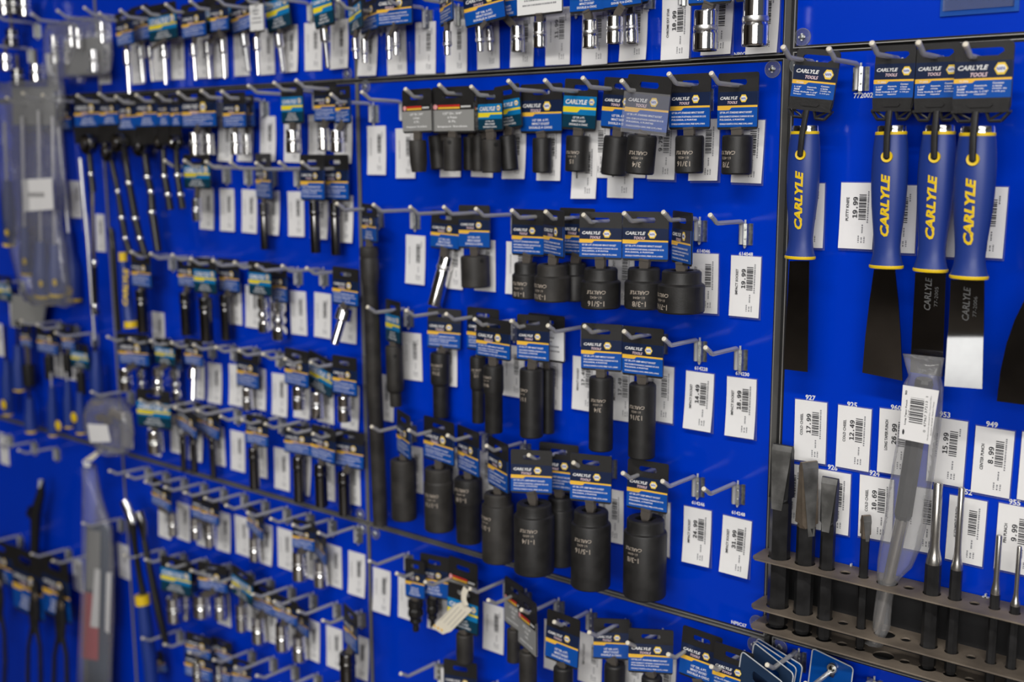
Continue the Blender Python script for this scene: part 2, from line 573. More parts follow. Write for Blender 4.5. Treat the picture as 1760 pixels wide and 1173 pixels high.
def price_label(b, desc, group, name='', price='', roll=0.0, curl=0, sleeve=False, w=.0012, mode='b'):
    """b = pixel box; the label hangs with its lower edge at the box's lower edge."""
    x0, y0, x1, y1 = b
    lo = hit((x0 + x1) / 2, y1 - 3.5, w + .001)
    p = Vector((lo.x, -w, lo.z + .0635))
    r = empty('price_label', T(p) @ RY(roll))
    tag(r, desc, 'price label', group)
    k = place('card', LABEL_CURLS[curl], r, local=Matrix.Identity(4))
    y = {0: .0004, 1: .0007, 2: .0010}[curl]
    place('label_print', label_print(name, price, 0), r, local=T((0, -.0017 - {0: 0, 1: .00016, 2: .0003}[curl], 0)) @ RX(-{0: .5, 1: 1.6, 2: 3.4}[curl]))
    if sleeve: place('sleeve', LABEL_SLEEVE, r, local=Matrix.Identity(4))
    return r


# ------------------------------------------------------------------ hang tags
def annulus(mb, outer, hole, y0, y1, m=0):
    """Plate with one hole; outer and hole are functions of the angle about the hole's centre."""
    angs = sorted(set(outer[1] + [2 * math.pi * i / 28 for i in range(28)]))
    O = [outer[0](a) for a in angs]; I = [hole(a) for a in angs]
    n = len(angs)
    vs = [(x, y0, z) for x, z in O] + [(x, y0, z) for x, z in I] + [(x, y1, z) for x, z in O] + [(x, y1, z) for x, z in I]
    fs = []
    for i in range(n):
        j = (i + 1) % n
        fs += [(i, j, n + j, n + i), (2 * n + i, 3 * n + i, 3 * n + j, 2 * n + j), (i, 2 * n + i, 2 * n + j, j), (n + i, n + j, 3 * n + j, 3 * n + i)]
    mb.add(vs, fs, m)


def ray_rect(cx, cz, a, x0, x1, z0, z1):
    c, s = math.cos(a), math.sin(a)
    t = 1e9
    if abs(c) > 1e-9: t = min(t, max((x0 - cx) / c, (x1 - cx) / c))
    if abs(s) > 1e-9: t = min(t, max((z0 - cz) / s, (z1 - cz) / s))
    return cx + c * t, cz + s * t


def tag_plate(name, matname, hx=.22, hz=.052, cz=-.17, rc=.045, y=.0007, z1=-1.0):
    """Unit hang tag, x -0.5..0.5, z 0..-1, rounded corners and a hanging slot."""
    pts = []
    for qx, qz, a0 in ((.5 - rc, -rc, 0), (-.5 + rc, -rc, 90), (-.5 + rc, z1 + rc, 180), (.5 - rc, z1 + rc, 270)):
        for k in range(4):
            a = math.radians(a0 + 30 * k)
            pts.append((qx + rc * math.cos(a), qz + rc * math.sin(a)))
    angs = [math.atan2(q, p) % (2 * math.pi) for p, q in [(p, q - cz) for p, q in pts]]
    order = sorted(range(len(pts)), key=lambda i: angs[i])

    def outer(a):
        a %= 2 * math.pi
        for k in range(len(order)):
            i, j = order[k], order[(k + 1) % len(order)]
            ai, aj = angs[i], angs[j]
            if aj < ai: aj += 2 * math.pi
            aa = a if a >= ai - 1e-9 else a + 2 * math.pi
            if ai - 1e-9 <= aa <= aj + 1e-9:
                (px, pz), (qx, qz) = (pts[i][0], pts[i][1] - cz), (pts[j][0], pts[j][1] - cz)
                c, s = math.cos(a), math.sin(a)
                den = c * (qz - pz) - s * (qx - px)
                if abs(den) < 1e-9: return pts[i]
                t = (px * (qz - pz) - pz * (qx - px)) / den
                return c * t, s * t + cz
        return pts[0]

    def hole(a):
        x, z = ray_rect(0, 0, a, -hx, hx, -hz, hz)
        lim = hx - hz
        if abs(x) > lim:
            # round ends
            c, s = math.cos(a), math.sin(a)
            cx = math.copysign(lim, c)
            bq = c * cx
            t = bq + math.sqrt(max(0, bq * bq - (cx * cx - hz * hz)))
            x, z = c * t, s * t
        return x, z + cz
    mb = MB()
    annulus(mb, (outer, angs), hole, -y, y)
    return mb.mesh(name, matname, smooth=False)


PLATE = tag_plate('hang_tag', 'black_plastic')
PLATE_G = tag_plate('hang_tag', 'black_plastic', hx=.24, hz=.05, cz=-.19, rc=.07)
PLATE_N = tag_plate('hang_tag', 'card_slate', hx=.20, hz=.055, cz=-.16, rc=.07)
PLATE_B = tag_plate('hang_tag', 'blue_plastic', hx=.10, hz=.06, cz=-.14, rc=.09)


def tag_label(bands, mats, zt, zb, ledge=True):
    mb = MB()
    for pts, m in bands:
        mb.poly([(x, -.0013, z) for x, z in pts], m)
    for x in (-.497, .497):
        mb.poly([(x, -.0013, zt), (x, -.0013, zb), (x, .0013, zb), (x, .0013, zt)][::(1 if x < 0 else -1)], len(mats) - 1)
    mb.poly([(-.497, -.0013, zt), (-.497, 0, zt), (.497, 0, zt), (.497, -.0013, zt)], 0)
    mb.poly([(-.497, .0013, zt), (-.497, .0013, zb), (.497, .0013, zb), (.497, .0013, zt)], len(mats) - 1)
    return mb.mesh('tag_label', mats, smooth=False)


E_ = .497


def rect(x0, x1, z0, z1): return [(x0, z1), (x0, z0), (x1, z0), (x1, z1)]


LAB_A = tag_label([(rect(-E_, E_, -.575, -.335), 0),
                   ([(-E_, -.575), (-E_, -.655), (-.20, -.655), (-.14, -.610), (E_, -.610), (E_, -.575)], 1),
                   ([(-E_, -.655), (-E_, -.955), (E_, -.955), (E_, -.610), (-.14, -.610), (-.20, -.655)], 2)], ['tag_navy', 'tag_orange', 'tag_blue'], -.335, -.955)
LAB_B = tag_label([(rect(-E_, E_, -.545, -.335), 0),
                   ([(-E_, -.545), (-E_, -.655), (-.06, -.655), (.02, -.595), (E_, -.595), (E_, -.545)], 1),
                   ([(-E_, -.655), (-E_, -.70), (E_, -.70), (E_, -.595), (.02, -.595), (-.06, -.655)], 0),
                   (rect(-E_, E_, -.955, -.70), 2)], ['tag_cyan', 'tag_yellow', 'tag_teal'], -.335, -.955)
LAB_G = tag_label([(rect(-E_, E_, -.50, -.36), 0), (rect(-E_, E_, -.955, -.50), 1)], ['hole_black', 'tag_grey'], -.36, -.955)
LAB_G2 = tag_label([(rect(-E_, E_, -.955, -.34), 0)], ['tag_white'], -.34, -.955)
LAB_K = tag_label([(rect(-E_, E_, -.52, -.28), 0),
                   ([(-E_, -.52), (-E_, -.585), (-.18, -.585), (-.12, -.55), (E_, -.55), (E_, -.52)], 1),
                   ([(-E_, -.585), (-E_, -.80), (E_, -.80), (E_, -.55), (-.12, -.55), (-.18, -.585)], 2)], ['tag_navy', 'tag_orange', 'tag_blue'], -.28, -.80)

HEXP = [(math.cos(math.radians(60 * k)), math.sin(math.radians(60 * k)) * 1.0) for k in range(6)]


def emblem(r=.095):
    mb = MB()
    mb.poly([(x * r, 0, z * r) for x, z in HEXP], 0)
    mb.poly([(x * r * .80, -.0002, z * r * .62) for x, z in HEXP], 1)
    write(mb, 'NAPA', 0, -r * .24, h=r * .50, w=r * 1.25, align='c', m=2, y=-.0004, bold=.03)
    return mb.mesh('emblem', ['emblem_gold', 'tag_white', 'emblem_blue'], smooth=False)


EMB = emblem()


def lettering_A():
    mb = MB()
    write(mb, 'CARLYLE', -.43, -.02, h=.072, w=.44, m=0, shear=.28, bold=.035)
    write(mb, 'TOOLS', .005, -.118, h=.062, w=.25, align='r', m=1, shear=.28, bold=.03)
    return mb.mesh('lettering', ['tag_white', 'tag_rose'], smooth=False)


def lettering_B():
    mb = MB()
    write(mb, 'CARLYLE', -.43, -.085, h=.13, w=.66, m=0, shear=.2, bold=.04)
    return mb.mesh('lettering', ['tag_white'], smooth=False)


LET_A, LET_B = lettering_A(), lettering_B()


def small_print(lines, x=-.43, z0=-.70, lh=.045, gap=.055, centre=False, width=None):
    mb = MB()
    z = z0
    for ln in lines:
        if ln is None:
            z -= gap * .35; continue
        s, wd = ln
        write(mb, s, 0 if centre else x, z, h=lh, w=wd, align='c' if centre else 'l', bold=.03)
        z -= gap
    return mb.mesh('small_print', ['white_print'], smooth=False)


SP_STD = small_print([('1/2" DR. 6 PT. STANDARD IMPACT SOCKET', .80), None, ('DADO DE IMPACTO ESTANDAR, CUADRADO DE 1/2 DE', .84), ('PULGADA, 6 PUNTAS', .62), None, ('DOUILLE COURTE A CHOC, PRISE 1/2 PO, 6 PANS', .82)], lh=.036, gap=.055, z0=-.715)
SP_DEEP = small_print([('1/2" DR. 6 PT. DEEP IMPACT SOCKET', .76), None, ('DADO DE IMPACTO PROFUNDO, CUADRADO DE 1/2 DE', .84), ('PULGADA, 6 PUNTAS', .58), None, ('DOUILLE LONGUE A CHOC, PRISE 1/2 PO, 6 PANS', .84)], lh=.036, gap=.055, z0=-.715)
SP_C = small_print([('1/2" DR. 6 PT.', .40), ('IMPACT SOCKET', .42), ('DOUILLE A CHOC', .56)], lh=.048, gap=.075, z0=-.76, centre=True)
SP_CB = small_print([('1/2" DR. 6 PT.', .36), ('IMPACT SOCKET', .42), ('DOUILLE A CHOC', .56)], lh=.042, gap=.068, z0=-.775, centre=True)
SP_G = small_print([('1/2" Dr. 3/4"', .44), ('6 Point', .22), ('6 Pt.', .18), None, ('Impact Socket', .7)], lh=.05, gap=.085, z0=-.60, centre=True)
SP_W = small_print([('IMPACT SOCKET', .4), ('DOUILLE A CHOC', .6), ('DADO DE IMPACTO', .7)], lh=.05, gap=.1, z0=-.60, centre=True)


def g_logo():
    mb = MB()
    vs = [(-.40 + .055 * math.cos(2 * math.pi * k / 14), 0, -.43 + .055 * math.sin(2 * math.pi * k / 14)) for k in range(14)]
    mb.poly(vs, 0)
    mb.poly([(x, 0, z) for x, z in [(-.34, -.43), (.18, -.43), (.18, -.39), (-.34, -.39)]], 1)
    mb.poly([(x, 0, z) for x, z in [(-.33, -.475), (.18, -.475), (.18, -.437), (-.33, -.437)]], 2)
    for k in range(6):
        mb.poly([(x, 0, z) for x, z in [(.21 + .038 * k, -.455), (.238 + .038 * k, -.455), (.238 + .038 * k, -.415), (.21 + .038 * k, -.415)]], 3)
    return mb.mesh('emblem', ['tag_pink', 'tag_red', 'tag_orange', 'tag_white'], smooth=False)


EMB_G = g_logo()
TONGUE = MB().prism([(-.5, 0), (-.5, -.55), (-.30, -1), (.30, -1), (.5, -.55), (.5, 0)], -.0022, .0022).prism([(-.5, 0.15), (-.5, -.05), (.5, -.05), (.5, .15)], -.0030, .0030).mesh('tongue', 'tongue', smooth=False)


def add_tag(root, W, H, design, small=None, mats=None):
    """Hang tag with its printed label, centred under the root's origin."""
    plate = {'G': PLATE_G, 'N': PLATE_N, 'P': PLATE_B}.get(design, PLATE)
    t = place('hang_tag', plate, root, local=S3(W, 1, H))
    inv = t.matrix_basis.inverted()

    def sub(name, me, sx, sz, z, y, x=0.0):
        return place(name, me, t, local=inv @ T((x, y, z)) @ S3(sx, 1, sz))
    if design in ('A', 'C', 'D', 'S'):
        place('tag_label', LAB_A, t, local=Matrix.Identity(4))
        sub('lettering', LET_A, W, W * .95, -.455 * H, -.0016)
        sub('emblem', EMB, W, W, -.455 * H, -.0016, .155 * W)
        sub('small_print', {'A': SP_STD, 'C': SP_C, 'D': SP_DEEP, 'S': SP_STD}[design], W, H, 0, -.0015)
    elif design == 'B':
        place('tag_label', LAB_B, t, local=Matrix.Identity(4))
        sub('lettering', LET_B, W, W * .9, -.435 * H, -.0016)
        sub('emblem', EMB, W * .9, W * .9, -.44 * H, -.0016, .36 * W)
        sub('small_print', SP_CB, W, H, 0, -.0015)
    elif design == 'G':
        place('tag_label', LAB_G, t, local=Matrix.Identity(4))
        sub('emblem', EMB_G, W, H, 0, -.0016)
        sub('small_print', SP_G, W, H, 0, -.0015)
    elif design == 'W':
        l = place('tag_label', LAB_G2, t, local=Matrix.Identity(4))
        bp = sub('small_print', SP_W_INK, W, H, 0, -.0015)
    return t


SP_W_INK = MB()
for z_, w_ in ((-.50, .46), (-.58, .38), (-.68, .66), (-.78, .74)):
    x_ = -w_ / 2
    random.seed(int(-z_ * 100))
    while x_ < w_ / 2:
        s_ = random.uniform(.012, .035)
        SP_W_INK.poly([(x_, 0, z_), (x_ + s_, 0, z_), (x_ + s_, 0, z_ + .035), (x_, 0, z_ + .035)])
        x_ += s_ + random.uniform(.006, .016)
SP_W_INK = SP_W_INK.mesh('small_print', 'ink_grey', smooth=False)

# ------------------------------------------------------------------ sockets


def sq(k_in):
    def f(k, a):
        if k in k_in:
            return 1.0 / max(abs(math.cos(a)), abs(math.sin(a)))
        return 1.0
    return f


def socket_mesh(kind, r, h):
    """Socket hanging drive end up: z 0 at the drive end, -h at the nut end."""
    c = min(.0016, r * .12)
    sqr = r * .42
    top = [(sqr, -min(.010, h * .3)), (sqr, -.0003), (sqr * 1.18, 0)]
    ni = 2
    if kind == 'plain':
        body = [(r * .90, 0), (r * .985, -c), (r, -c * 2.2), (r, -h + c), (r - c * .7, -h)]
    elif kind == 'step':
        body = [(r * .76, 0), (r * .83, -c), (r * .84, -c * 2), (r * .84, -.27 * h), (r * .86, -.30 * h), (r * .95, -.325 * h), (r, -.36 * h), (r, -h + c), (r - c * .7, -h)]
    elif kind == 'dstep':
        body = [(r * .78, 0), (r * .85, -c), (r * .86, -c * 2), (r * .86, -.135 * h), (r * .88, -.155 * h), (r * .97, -.17 * h), (r, -.19 * h), (r, -h + c), (r - c * .7, -h)]
    elif kind == 'slight':
        body = [(r * .86, 0), (r * .93, -c), (r * .94, -c * 2), (r * .94, -.20 * h), (r * .99, -.22 * h), (r, -.24 * h), (r, -h + c), (r - c * .7, -h)]
    elif kind == 'tap':
        body = [(r * .86, 0), (r * .98, -c), (r, -c * 2.2), (r, -.45 * h), (r * .95, -.48 * h), (r * .80, -.51 * h), (r * .79, -h + c), (r * .75, -h)]
    elif kind == 'tap2':
        body = [(r * .88, 0), (r * .98, -c), (r, -c * 2.2), (r, -.36 * h), (r * .96, -.40 * h), (r * .90, -.43 * h), (r * .89, -h + c), (r * .86, -h)]
    elif kind == 'taper':
        body = [(r * .90, 0), (r * .99, -c), (r, -c * 2.2), (r, -.70 * h), (r * .88, -.90 * h), (r * .82, -h)]
    elif kind == 'tip':
        body = [(r * .88, 0), (r * .98, -c), (r, -c * 2.2), (r, -.70 * h), (r * .93, -.74 * h), (r * .70, -.78 * h), (r * .69, -h + c), (r * .66, -h)]
    ri = body[-1][0] * .82
    bot = [(ri, -h), (ri * .98, -h + min(.012, h * .3))]
    prof = top + body + bot

    def rm(k, a):
        if k < 2: return 1.0 / max(abs(math.cos(a)), abs(math.sin(a)))
        if k >= len(prof) - 2: return 1 - .07 * math.cos(6 * a)
        return 1.0
    ms = [1] + [0] * (len(prof) - 2)
    ms[-1] = 1
    mb = MB().lathe(prof, 32, ms, rm)
    return mb


def chrome_mesh(kind, r, h):
    c = min(.0010, r * .1)
    sqr = r * .45
    top = [(sqr, -min(.008, h * .3)), (sqr, 0)]
    def bulge(z0, z1, r0, r1):
        return [(r0 + (r1 - r0) * math.sin(math.pi * (.08 + .84 * k / 6)) ** .5, z0 + (z1 - z0) * k / 6) for k in range(7)]
    if kind == 'cA':      # shallow socket with a satin band
        body = [(r * .86, 0), (r * .92, -c * .7), (r * .94, -c * 2), (r * .94, -.38 * h)] + bulge(-.385 * h, -.50 * h, r * .93, r * 1.0) + [(r * .93, -.515 * h), (r * .975, -.55 * h), (r, -.58 * h), (r, -h + c * 2), (r * .985, -h + c), (r * .95, -h)]
        mm = [0, 0, 0, 0] + [1] * 6 + [0] * 6
    elif kind == 'cB':    # small socket, narrow nut end
        body = [(r * .82, 0), (r * .90, -c), (r * .90, -.46 * h), (r, -.48 * h), (r, -.60 * h), (r * .80, -.63 * h), (r * .70, -.66 * h), (r * .70, -h + c), (r * .64, -h)]
        mm = [0, 0, 0, 1, 0, 0, 0, 0]
    elif kind == 'cD':    # deep socket: collar on top, long body
        body = [(r * .84, 0), (r * .92, -c * .7), (r * .95, -c * 2), (r * .95, -.185 * h)] + bulge(-.19 * h, -.265 * h, r * .93, r * 1.02) + [(r * .88, -.28 * h), (r * .89, -.31 * h), (r * .92, -.34 * h), (r * .92, -h + c * 2), (r * .91, -h + c), (r * .86, -h)]
        mm = [0, 0, 0, 0] + [1] * 6 + [0] * 6
    elif kind == 'cX':    # slim bit socket: collar then thin shank
        body = [(r * .84, 0), (r * .98, -c), (r, -.30 * h), (r * .92, -.33 * h), (r * .55, -.36 * h), (r * .55, -h + c), (r * .45, -h)]
        mm = [0] * 6
    elif kind == 'uj':    # universal joint
        body = [(r * .80, 0), (r * .98, -c), (r, -.26 * h), (r * .80, -.31 * h), (r * .62, -.36 * h), (r * .90, -.43 * h), (r * .98, -.50 * h), (r * .88, -.57 * h), (r * .62, -.63 * h), (r * .88, -.69 * h), (r, -.74 * h), (r, -h + c), (r * .9, -h)]
        mm = [0] * 12
    elif kind == 'ad':    # swivel joint ending in a square drive stub
        body = [(r * .84, 0), (r * .98, -c), (r, -.20 * h), (r * .80, -.25 * h), (r * .95, -.32 * h), (r, -.46 * h), (r * .85, -.52 * h), (r * .72, -.58 * h), (r * .80, -.68 * h), (r * .60, -.74 * h), (r * .42, -.76 * h), (r * .42, -h + c), (r * .36, -h)]
        mm = [0] * 12
    ri = body[-1][0] * .8
    bot = [(ri, -h), (ri * .97, -h + min(.008, h * .3))]
    prof = top + body + bot
    ms = [2, 0] + mm + [0, 2]

    def rm(k, a):
        if k < 2: return 1.0 / max(abs(math.cos(a)), abs(math.sin(a)))
        if k >= len(prof) - 2: return 1 - .07 * math.cos(6 * a)
        return 1.0
    return MB().lathe(prof, 64, ms[:len(prof) - 1], rm)


def width_to_radius(px, py, x0, x1, w):
    a, b = hit(x0, py, w), hit(x1, py, w)
    d = view_dir(px, py)
    cosf = abs(d.y) / math.hypot(d.x, d.y)
    return (b.x - a.x) / 2 * cosf


def add_socket(root, kind, b, w, mark=None, lean=0.0, finish=None, hole=None, tagbottom=None, mark_turn=None, pitch=0.0):
    """b = x0,y0,x1,y1 pixel box of the socket; w its axis' distance from the wall."""
    x0, y0, x1, y1 = b
    xm = (x0 + x1) / 2
    ym = (y0 + y1) / 2
    r = width_to_radius(xm, ym, x0, x1, w)
    mid = hit(xm, ym, w)
    top, bot = hit(xm, y0, w), hit(xm, y1, w)
    d = view_dir(xm, ym)
    el = -d.z / math.hypot(d.x, d.y)            # how steeply the camera looks down on it
    h = (top.z - bot.z) - 2 * r * abs(el) * .55
    h = max(h, r * .8)
    zc = (top.z + bot.z) / 2
    M = T((mid.x, -w, zc)) @ RY(lean) @ RX(-pitch) @ T((0, 0, h / 2))
    chrome = kind in ('cA', 'cB', 'cD', 'cX', 'uj', 'ad')
    mb = chrome_mesh(kind, r, h) if chrome else socket_mesh(kind, r, h)
    if chrome:
        fin = finish or 'chrome'
        body = mb.build('socket_body', [fin, 'chrome_satin' if fin == 'chrome' else fin, 'hole_black'], root, world=M, angle=.115)
    else:
        body = mb.build('socket_body', [finish or 'impact_black', 'hole_black'], root, world=M, angle=.5)
    # tongue from the tag into the drive hole
    if tagbottom is not None:
        tp = Vector((tagbottom.x, tagbottom.y, tagbottom.z))
        e = M @ Vector((0, 0, -.004))
        ax = (e - tp)
        L = max(.004, ax.length)
        ang = math.degrees(math.atan2(-ax.x, -ax.z))
        tw = min(r * 1.05, .012)
        place('tongue', TONGUE, root, world=T(tp) @ RY(ang) @ S3(tw, 1, L))
    phi = math.atan2(CAM.x - mid.x, -(CAM.y + w))       # azimuth of the camera seen from the socket
    if mark:
        rr = r * {'tap': 1, 'taper': 1}.get(kind, 1.0) + .0002
        m2 = MB()
        tmp = MB()
        big = min(r * .36, .0058)
        write(tmp, mark[0], 0, big * .9, h=big, align='c', bold=.012)
        if len(mark) > 1: write(tmp, mark[1], 0, 0, h=big * .48, align='c')
        write(tmp, 'CARLYLE', 0, -big * 1.05, h=big * .68, align='c', shear=.25, bold=.02)
        a0 = phi + (mark_turn if mark_turn is not None else -.25)
        out = []
        for (x, y, z) in tmp.v:
            x, z = -x, -z                                # stamped upside down
            a = x / rr + a0
            out.append((rr * math.sin(a), -rr * math.cos(a), z))
        zm = {'step': -.66, 'dstep': -.38, 'slight': -.45, 'tap': -.22, 'tap2': -.2}.get(kind, -.55 if h < .05 else -.34)
        m2.add(out, tmp.f)
        m2.build('size_mark', 'mark_tan', body, smooth=False, world=M @ T((0, 0, zm * h)))
    if hole is not None:
        a0 = phi + hole
        hb = MB().lathe([(.0010, .0004), (.0024, .0003), (.0026, -.0004)], 12)
        hb.build('pin_hole', 'hole_black', body, world=M @ T((r * math.sin(a0), -r * math.cos(a0), -.15 * h)) @ RZ(math.degrees(a0)) @ RX(90))
    return body, r, h


ITEMS = []


def carded(row, b, yaw, roll, design, sock, label, cat='socket', group=None, w=None, name='impact_socket', **kw):
    """A hang-tagged tool. b = pixel box of the whole tag; sock = (kind, x0, y0, x1, y1) or None."""
    x0, y0, x1, y1 = b
    xm, ym = (x0 + x1) / 2, (y0 + y1) / 2
    hk, wa = hook_w(row, xm, y0 + .17 * (y1 - y0))
    if w is None: w = wa
    if sock:
        rr = width_to_radius((sock[1] + sock[3]) / 2, (sock[2] + sock[4]) / 2, sock[1], sock[3], w)
        w = max(w, rr + .004)
    c = hit(xm, ym, w)
    if yaw <= -28:                                       # a turned tag keeps its real width
        want = {'B': .046, 'G': .052}.get(design, .055)

        def wid(yw):
            n_ = Vector((math.sin(math.radians(yw)), -math.cos(math.radians(yw)), 0))
            d0, d1 = view_dir(x0, ym), view_dir(x1, ym)
            return ((CAM + d1 * ((c - CAM).dot(n_) / d1.dot(n_))) - (CAM + d0 * ((c - CAM).dot(n_) / d0.dot(n_)))).length
        vx = view_dir(xm, ym)
        lim = -math.degrees(math.atan2(vx.y, -vx.x)) if vx.x < 0 else -89
        lim = max(-88, -(90 - math.degrees(math.atan2(-vx.x, vx.y))) + 1)
        yaw = min([y_ * .5 for y_ in range(0, int(2 * lim), -1)], key=lambda y_: abs(wid(y_) - want))
    n = Vector((math.sin(math.radians(yaw)), -math.cos(math.radians(yaw)), 0))
    ax = Vector((math.cos(math.radians(yaw)), math.sin(math.radians(yaw)), 0))

    def on(px, py):
        d = view_dir(px, py)
        return CAM + d * ((c - CAM).dot(n) / d.dot(n))
    W = abs((on(x1, ym) - on(x0, ym)).dot(ax))
    H = on(xm, y0).z - on(xm, y1).z
    W = min(W, .085)
    M = T(c) @ RZ(yaw) @ RY(roll) @ T((0, 0, H / 2))
    r = empty(name, M)
    tag(r, label, cat, group)
    add_tag(r, W, H, design)
    if design == 'S':
        MB().box(-W * .52, W * .52, -.0035, -.0028, -H * 1.02, -H * .30).build('film', 'glare_film', r, smooth=False, world=M)  # added sheet, its whitish haze stands in for glare on the tag
    if sock:
        add_socket(r, sock[0], sock[1:], w, tagbottom=M @ Vector((0, 0, -H * .985)), **kw)
    if hk and hk['load'] is None: hk['load'] = label
    return r


def build_hooks():
    for h in HOOKS:
        r = empty('peg_hook', T((h['u'], 0, h['z'])))
        tag(r, h['label'], 'hook', 'zinc peg hooks on the blue panels')
        place('back_plate', HOOK_PLATE, r, local=Matrix.Identity(4))
        place('wire', HOOK_WIRE, r, local=Matrix.Identity(4))
        place('wire_end', HOOK_CAP, r, local=Matrix.Identity(4))
        place('pin', HOOK_PIN, r, local=Matrix.Identity(4))
        place('rivet', HOOK_RIVET, r, local=T((.0016, -.0050, -.0085)))
        place('rivet', HOOK_RIVET, r, local=T((.0016, -.0050, -.0180)))

# ------------------------------------------------------------------ what hangs on the middle panel
ORD = ['first', 'second', 'third', 'fourth', 'fifth', 'sixth', 'seventh', 'eighth', 'ninth', 'tenth', 'eleventh', 'twelfth', 'thirteenth', 'fourteenth', 'fifteenth', 'sixteenth', 'seventeenth', 'eighteenth', 'nineteenth', 'twentieth']


def hooks(row, pts):
    for x, y in pts: hook(x, y, row)


hooks('m1', [(621, 158), (696, 153), (754, 146), (809, 149), (873, 139), (936, 138), (1001, 134), (1068, 139), (1149, 127), (1222, 126)])
hooks('m2', [(641, 352), (704, 356), (762, 356), (817, 359), (879, 362), (937, 364), (1002, 369.5), (1072, 367), (1139.5, 365), (1220, 370)])
hooks('m3', [(631, 528), (697.5, 534), (766, 540), (815, 549), (878, 552), (941, 560), (1004, 561), (1072, 570), (1140.6, 583), (1212, 598)])
hooks('m4', [(638, 734), (702, 740), (768.5, 749), (835.5, 767), (908, 783), (985, 796), (1070, 814), (1138, 828), (1209, 841)])
hooks('m5', [(634, 965), (681, 986.5), (730, 1001), (807, 1013), (838.5, 1032.6), (895.5, 1049), (952, 1070), (1012, 1088), (1078, 1106), (1148, 1126), (1222, 1147)])
hooks('m6', [(688, 1159), (790, 1196)])
hooks('m0', [(x, 264 - .119 * (x + 1575) - 8) for x in (580, 660, 715, 752, 806, 862, 920, 980, 1046, 1110, 1185, 1262)])
hooks('k1', [(1345.6, 81), (1424, 84), (1498, 74), (1578, 73), (1659, 76)])

G_STD = 'standard impact sockets in the top row of the middle panel'
G_LRG = 'large impact sockets in the second row of the middle panel'
G_DP = 'deep impact sockets in the third row of the middle panel'
G_DL = 'large deep impact sockets in the fourth row of the middle panel'
G_BT = 'sockets and joints below the middle panel seam'
G_TP = 'chrome sockets above the middle panel seam'

# top row
carded('m1', (748, 157, 806, 230), 0, 3, 'G', ('plain', 738, 233, 766, 291), 'dusty impact socket half hidden behind the wider grey tagged socket', group=G_STD, w=.018, lean=-6, finish='impact_dusty')
carded('m1', (796, 156, 829, 228), 35, -2, 'G', ('plain', 796, 235, 815, 293), 'dark socket sliver just past the wider grey tagged socket', group=G_STD, w=.019, finish='impact_dusty')
carded('m1', (822, 158, 862, 228), 0, -2, 'B', ('plain', 812, 233, 833, 294), 'shaded impact socket half hidden behind the narrow bright blue tag', group=G_STD, w=.018, finish='impact_dusty')
carded('m1', (692, 153, 742, 229), 0, -1, 'G', ('taper', 704, 241, 734, 296), 'small tapered impact socket on a narrow grey and black tag', group=G_STD, lean=-2, finish='impact_dusty')
carded('m1', (742, 149, 815, 229), 0, 0, 'G', ('plain', 762, 236, 794, 294), 'impact socket with pin hole on the wider grey and black tag', group=G_STD, w=.050, hole=-.35, finish='impact_dusty')
carded('m1', (823, 155, 864, 226), -8, 0, 'B', ('plain', 828, 240, 862, 297), 'impact socket with pin hole on a narrow bright blue and yellow tag', group=G_STD, w=.047, hole=.45, finish='impact_dusty')
carded('m1', (852, 146, 895, 222), 0, -6, 'B', ('plain', 860, 233, 889, 293), 'tilted impact socket peeking out behind the narrow bright blue tag', group=G_STD, w=.026, lean=-6)
carded('m1', (895, 144, 966, 229), 0, 0, 'C', ('plain', 915, 237, 949, 297), 'impact socket on a centred blue tag, alone between two yellow banded tags', group=G_STD)
carded('m1', (969, 136, 1026, 224), 0, 4, 'B', ('plain', 972, 233, 1012, 295), 'impact socket on a tilted teal tag with a yellow band', group=G_STD, lean=2, mark=('15', '61-4315'), mark_turn=-.5)
carded('m1', (1036, 134, 1098, 223), 0, 5, 'C', ('plain', 1035, 234, 1080, 301), 'leaning impact socket with pin hole behind the tag with painted glare', group=G_STD, w=.024, lean=6, hole=.5)
carded('m1', (1075, 130, 1151, 229), 0, 6, 'S', ('plain', 1076, 232, 1127, 299), 'impact socket marked 3/4 on a tag under an added glare film', group=G_STD, w=.052, lean=5, mark=('3/4', '61-4024'))
carded('m1', (1151, 127, 1221, 223), 0, 0, 'A', ('plain', 1160, 233, 1210, 298), 'impact socket marked 13/16 in the top row of short sockets', group=G_STD, mark=('13/16', '61-4026'), mark_turn=-.45)
carded('m1', (1234, 125, 1303, 223), 0, 0, 'A', ('plain', 1240, 232, 1294, 300), 'impact socket marked 7/8 closing the top row of short sockets', group=G_STD, mark=('7/8', '61-4028'), mark_turn=-.8)

# second row
carded('m2', (741, 363, 790, 429), 8, 3, 'C', ('cD', 744, 439, 772, 528), 'tilted slim deep chrome socket among the black impact sockets', group=G_LRG, lean=9, pitch=13)
carded('m2', (789, 353, 842, 428), 12, 0, 'C', ('plain', 792, 438, 842, 495), 'plain dusty black socket beside the tilted chrome socket', group=G_LRG, lean=-2, finish='impact_dusty', hole=.5)
carded('m2', (962, 358, 1022, 440), 0, 0, 'A', ('step', 962, 450, 1012, 518), 'stepped impact socket mostly hidden behind the one marked 1-5/16', group=G_LRG, w=.027)
carded('m2', (880, 360, 935, 440), 4, 0, 'A', ('step', 880, 450, 928, 514), 'stepped impact socket marked 1-1/8 on a flat facing tag', group=G_LRG, mark=('1-1/8', '61-4036'), mark_turn=-.6, w=.033)
carded('m2', (935, 361, 969, 442), -48, 0, 'A', ('step', 918, 452, 981, 519), 'brown tinged stepped impact socket under a tag turned nearly edge on', group=G_LRG, mark=('1-3/16', '61-4038'), mark_turn=-.85, finish='impact_dusty', w=.058)
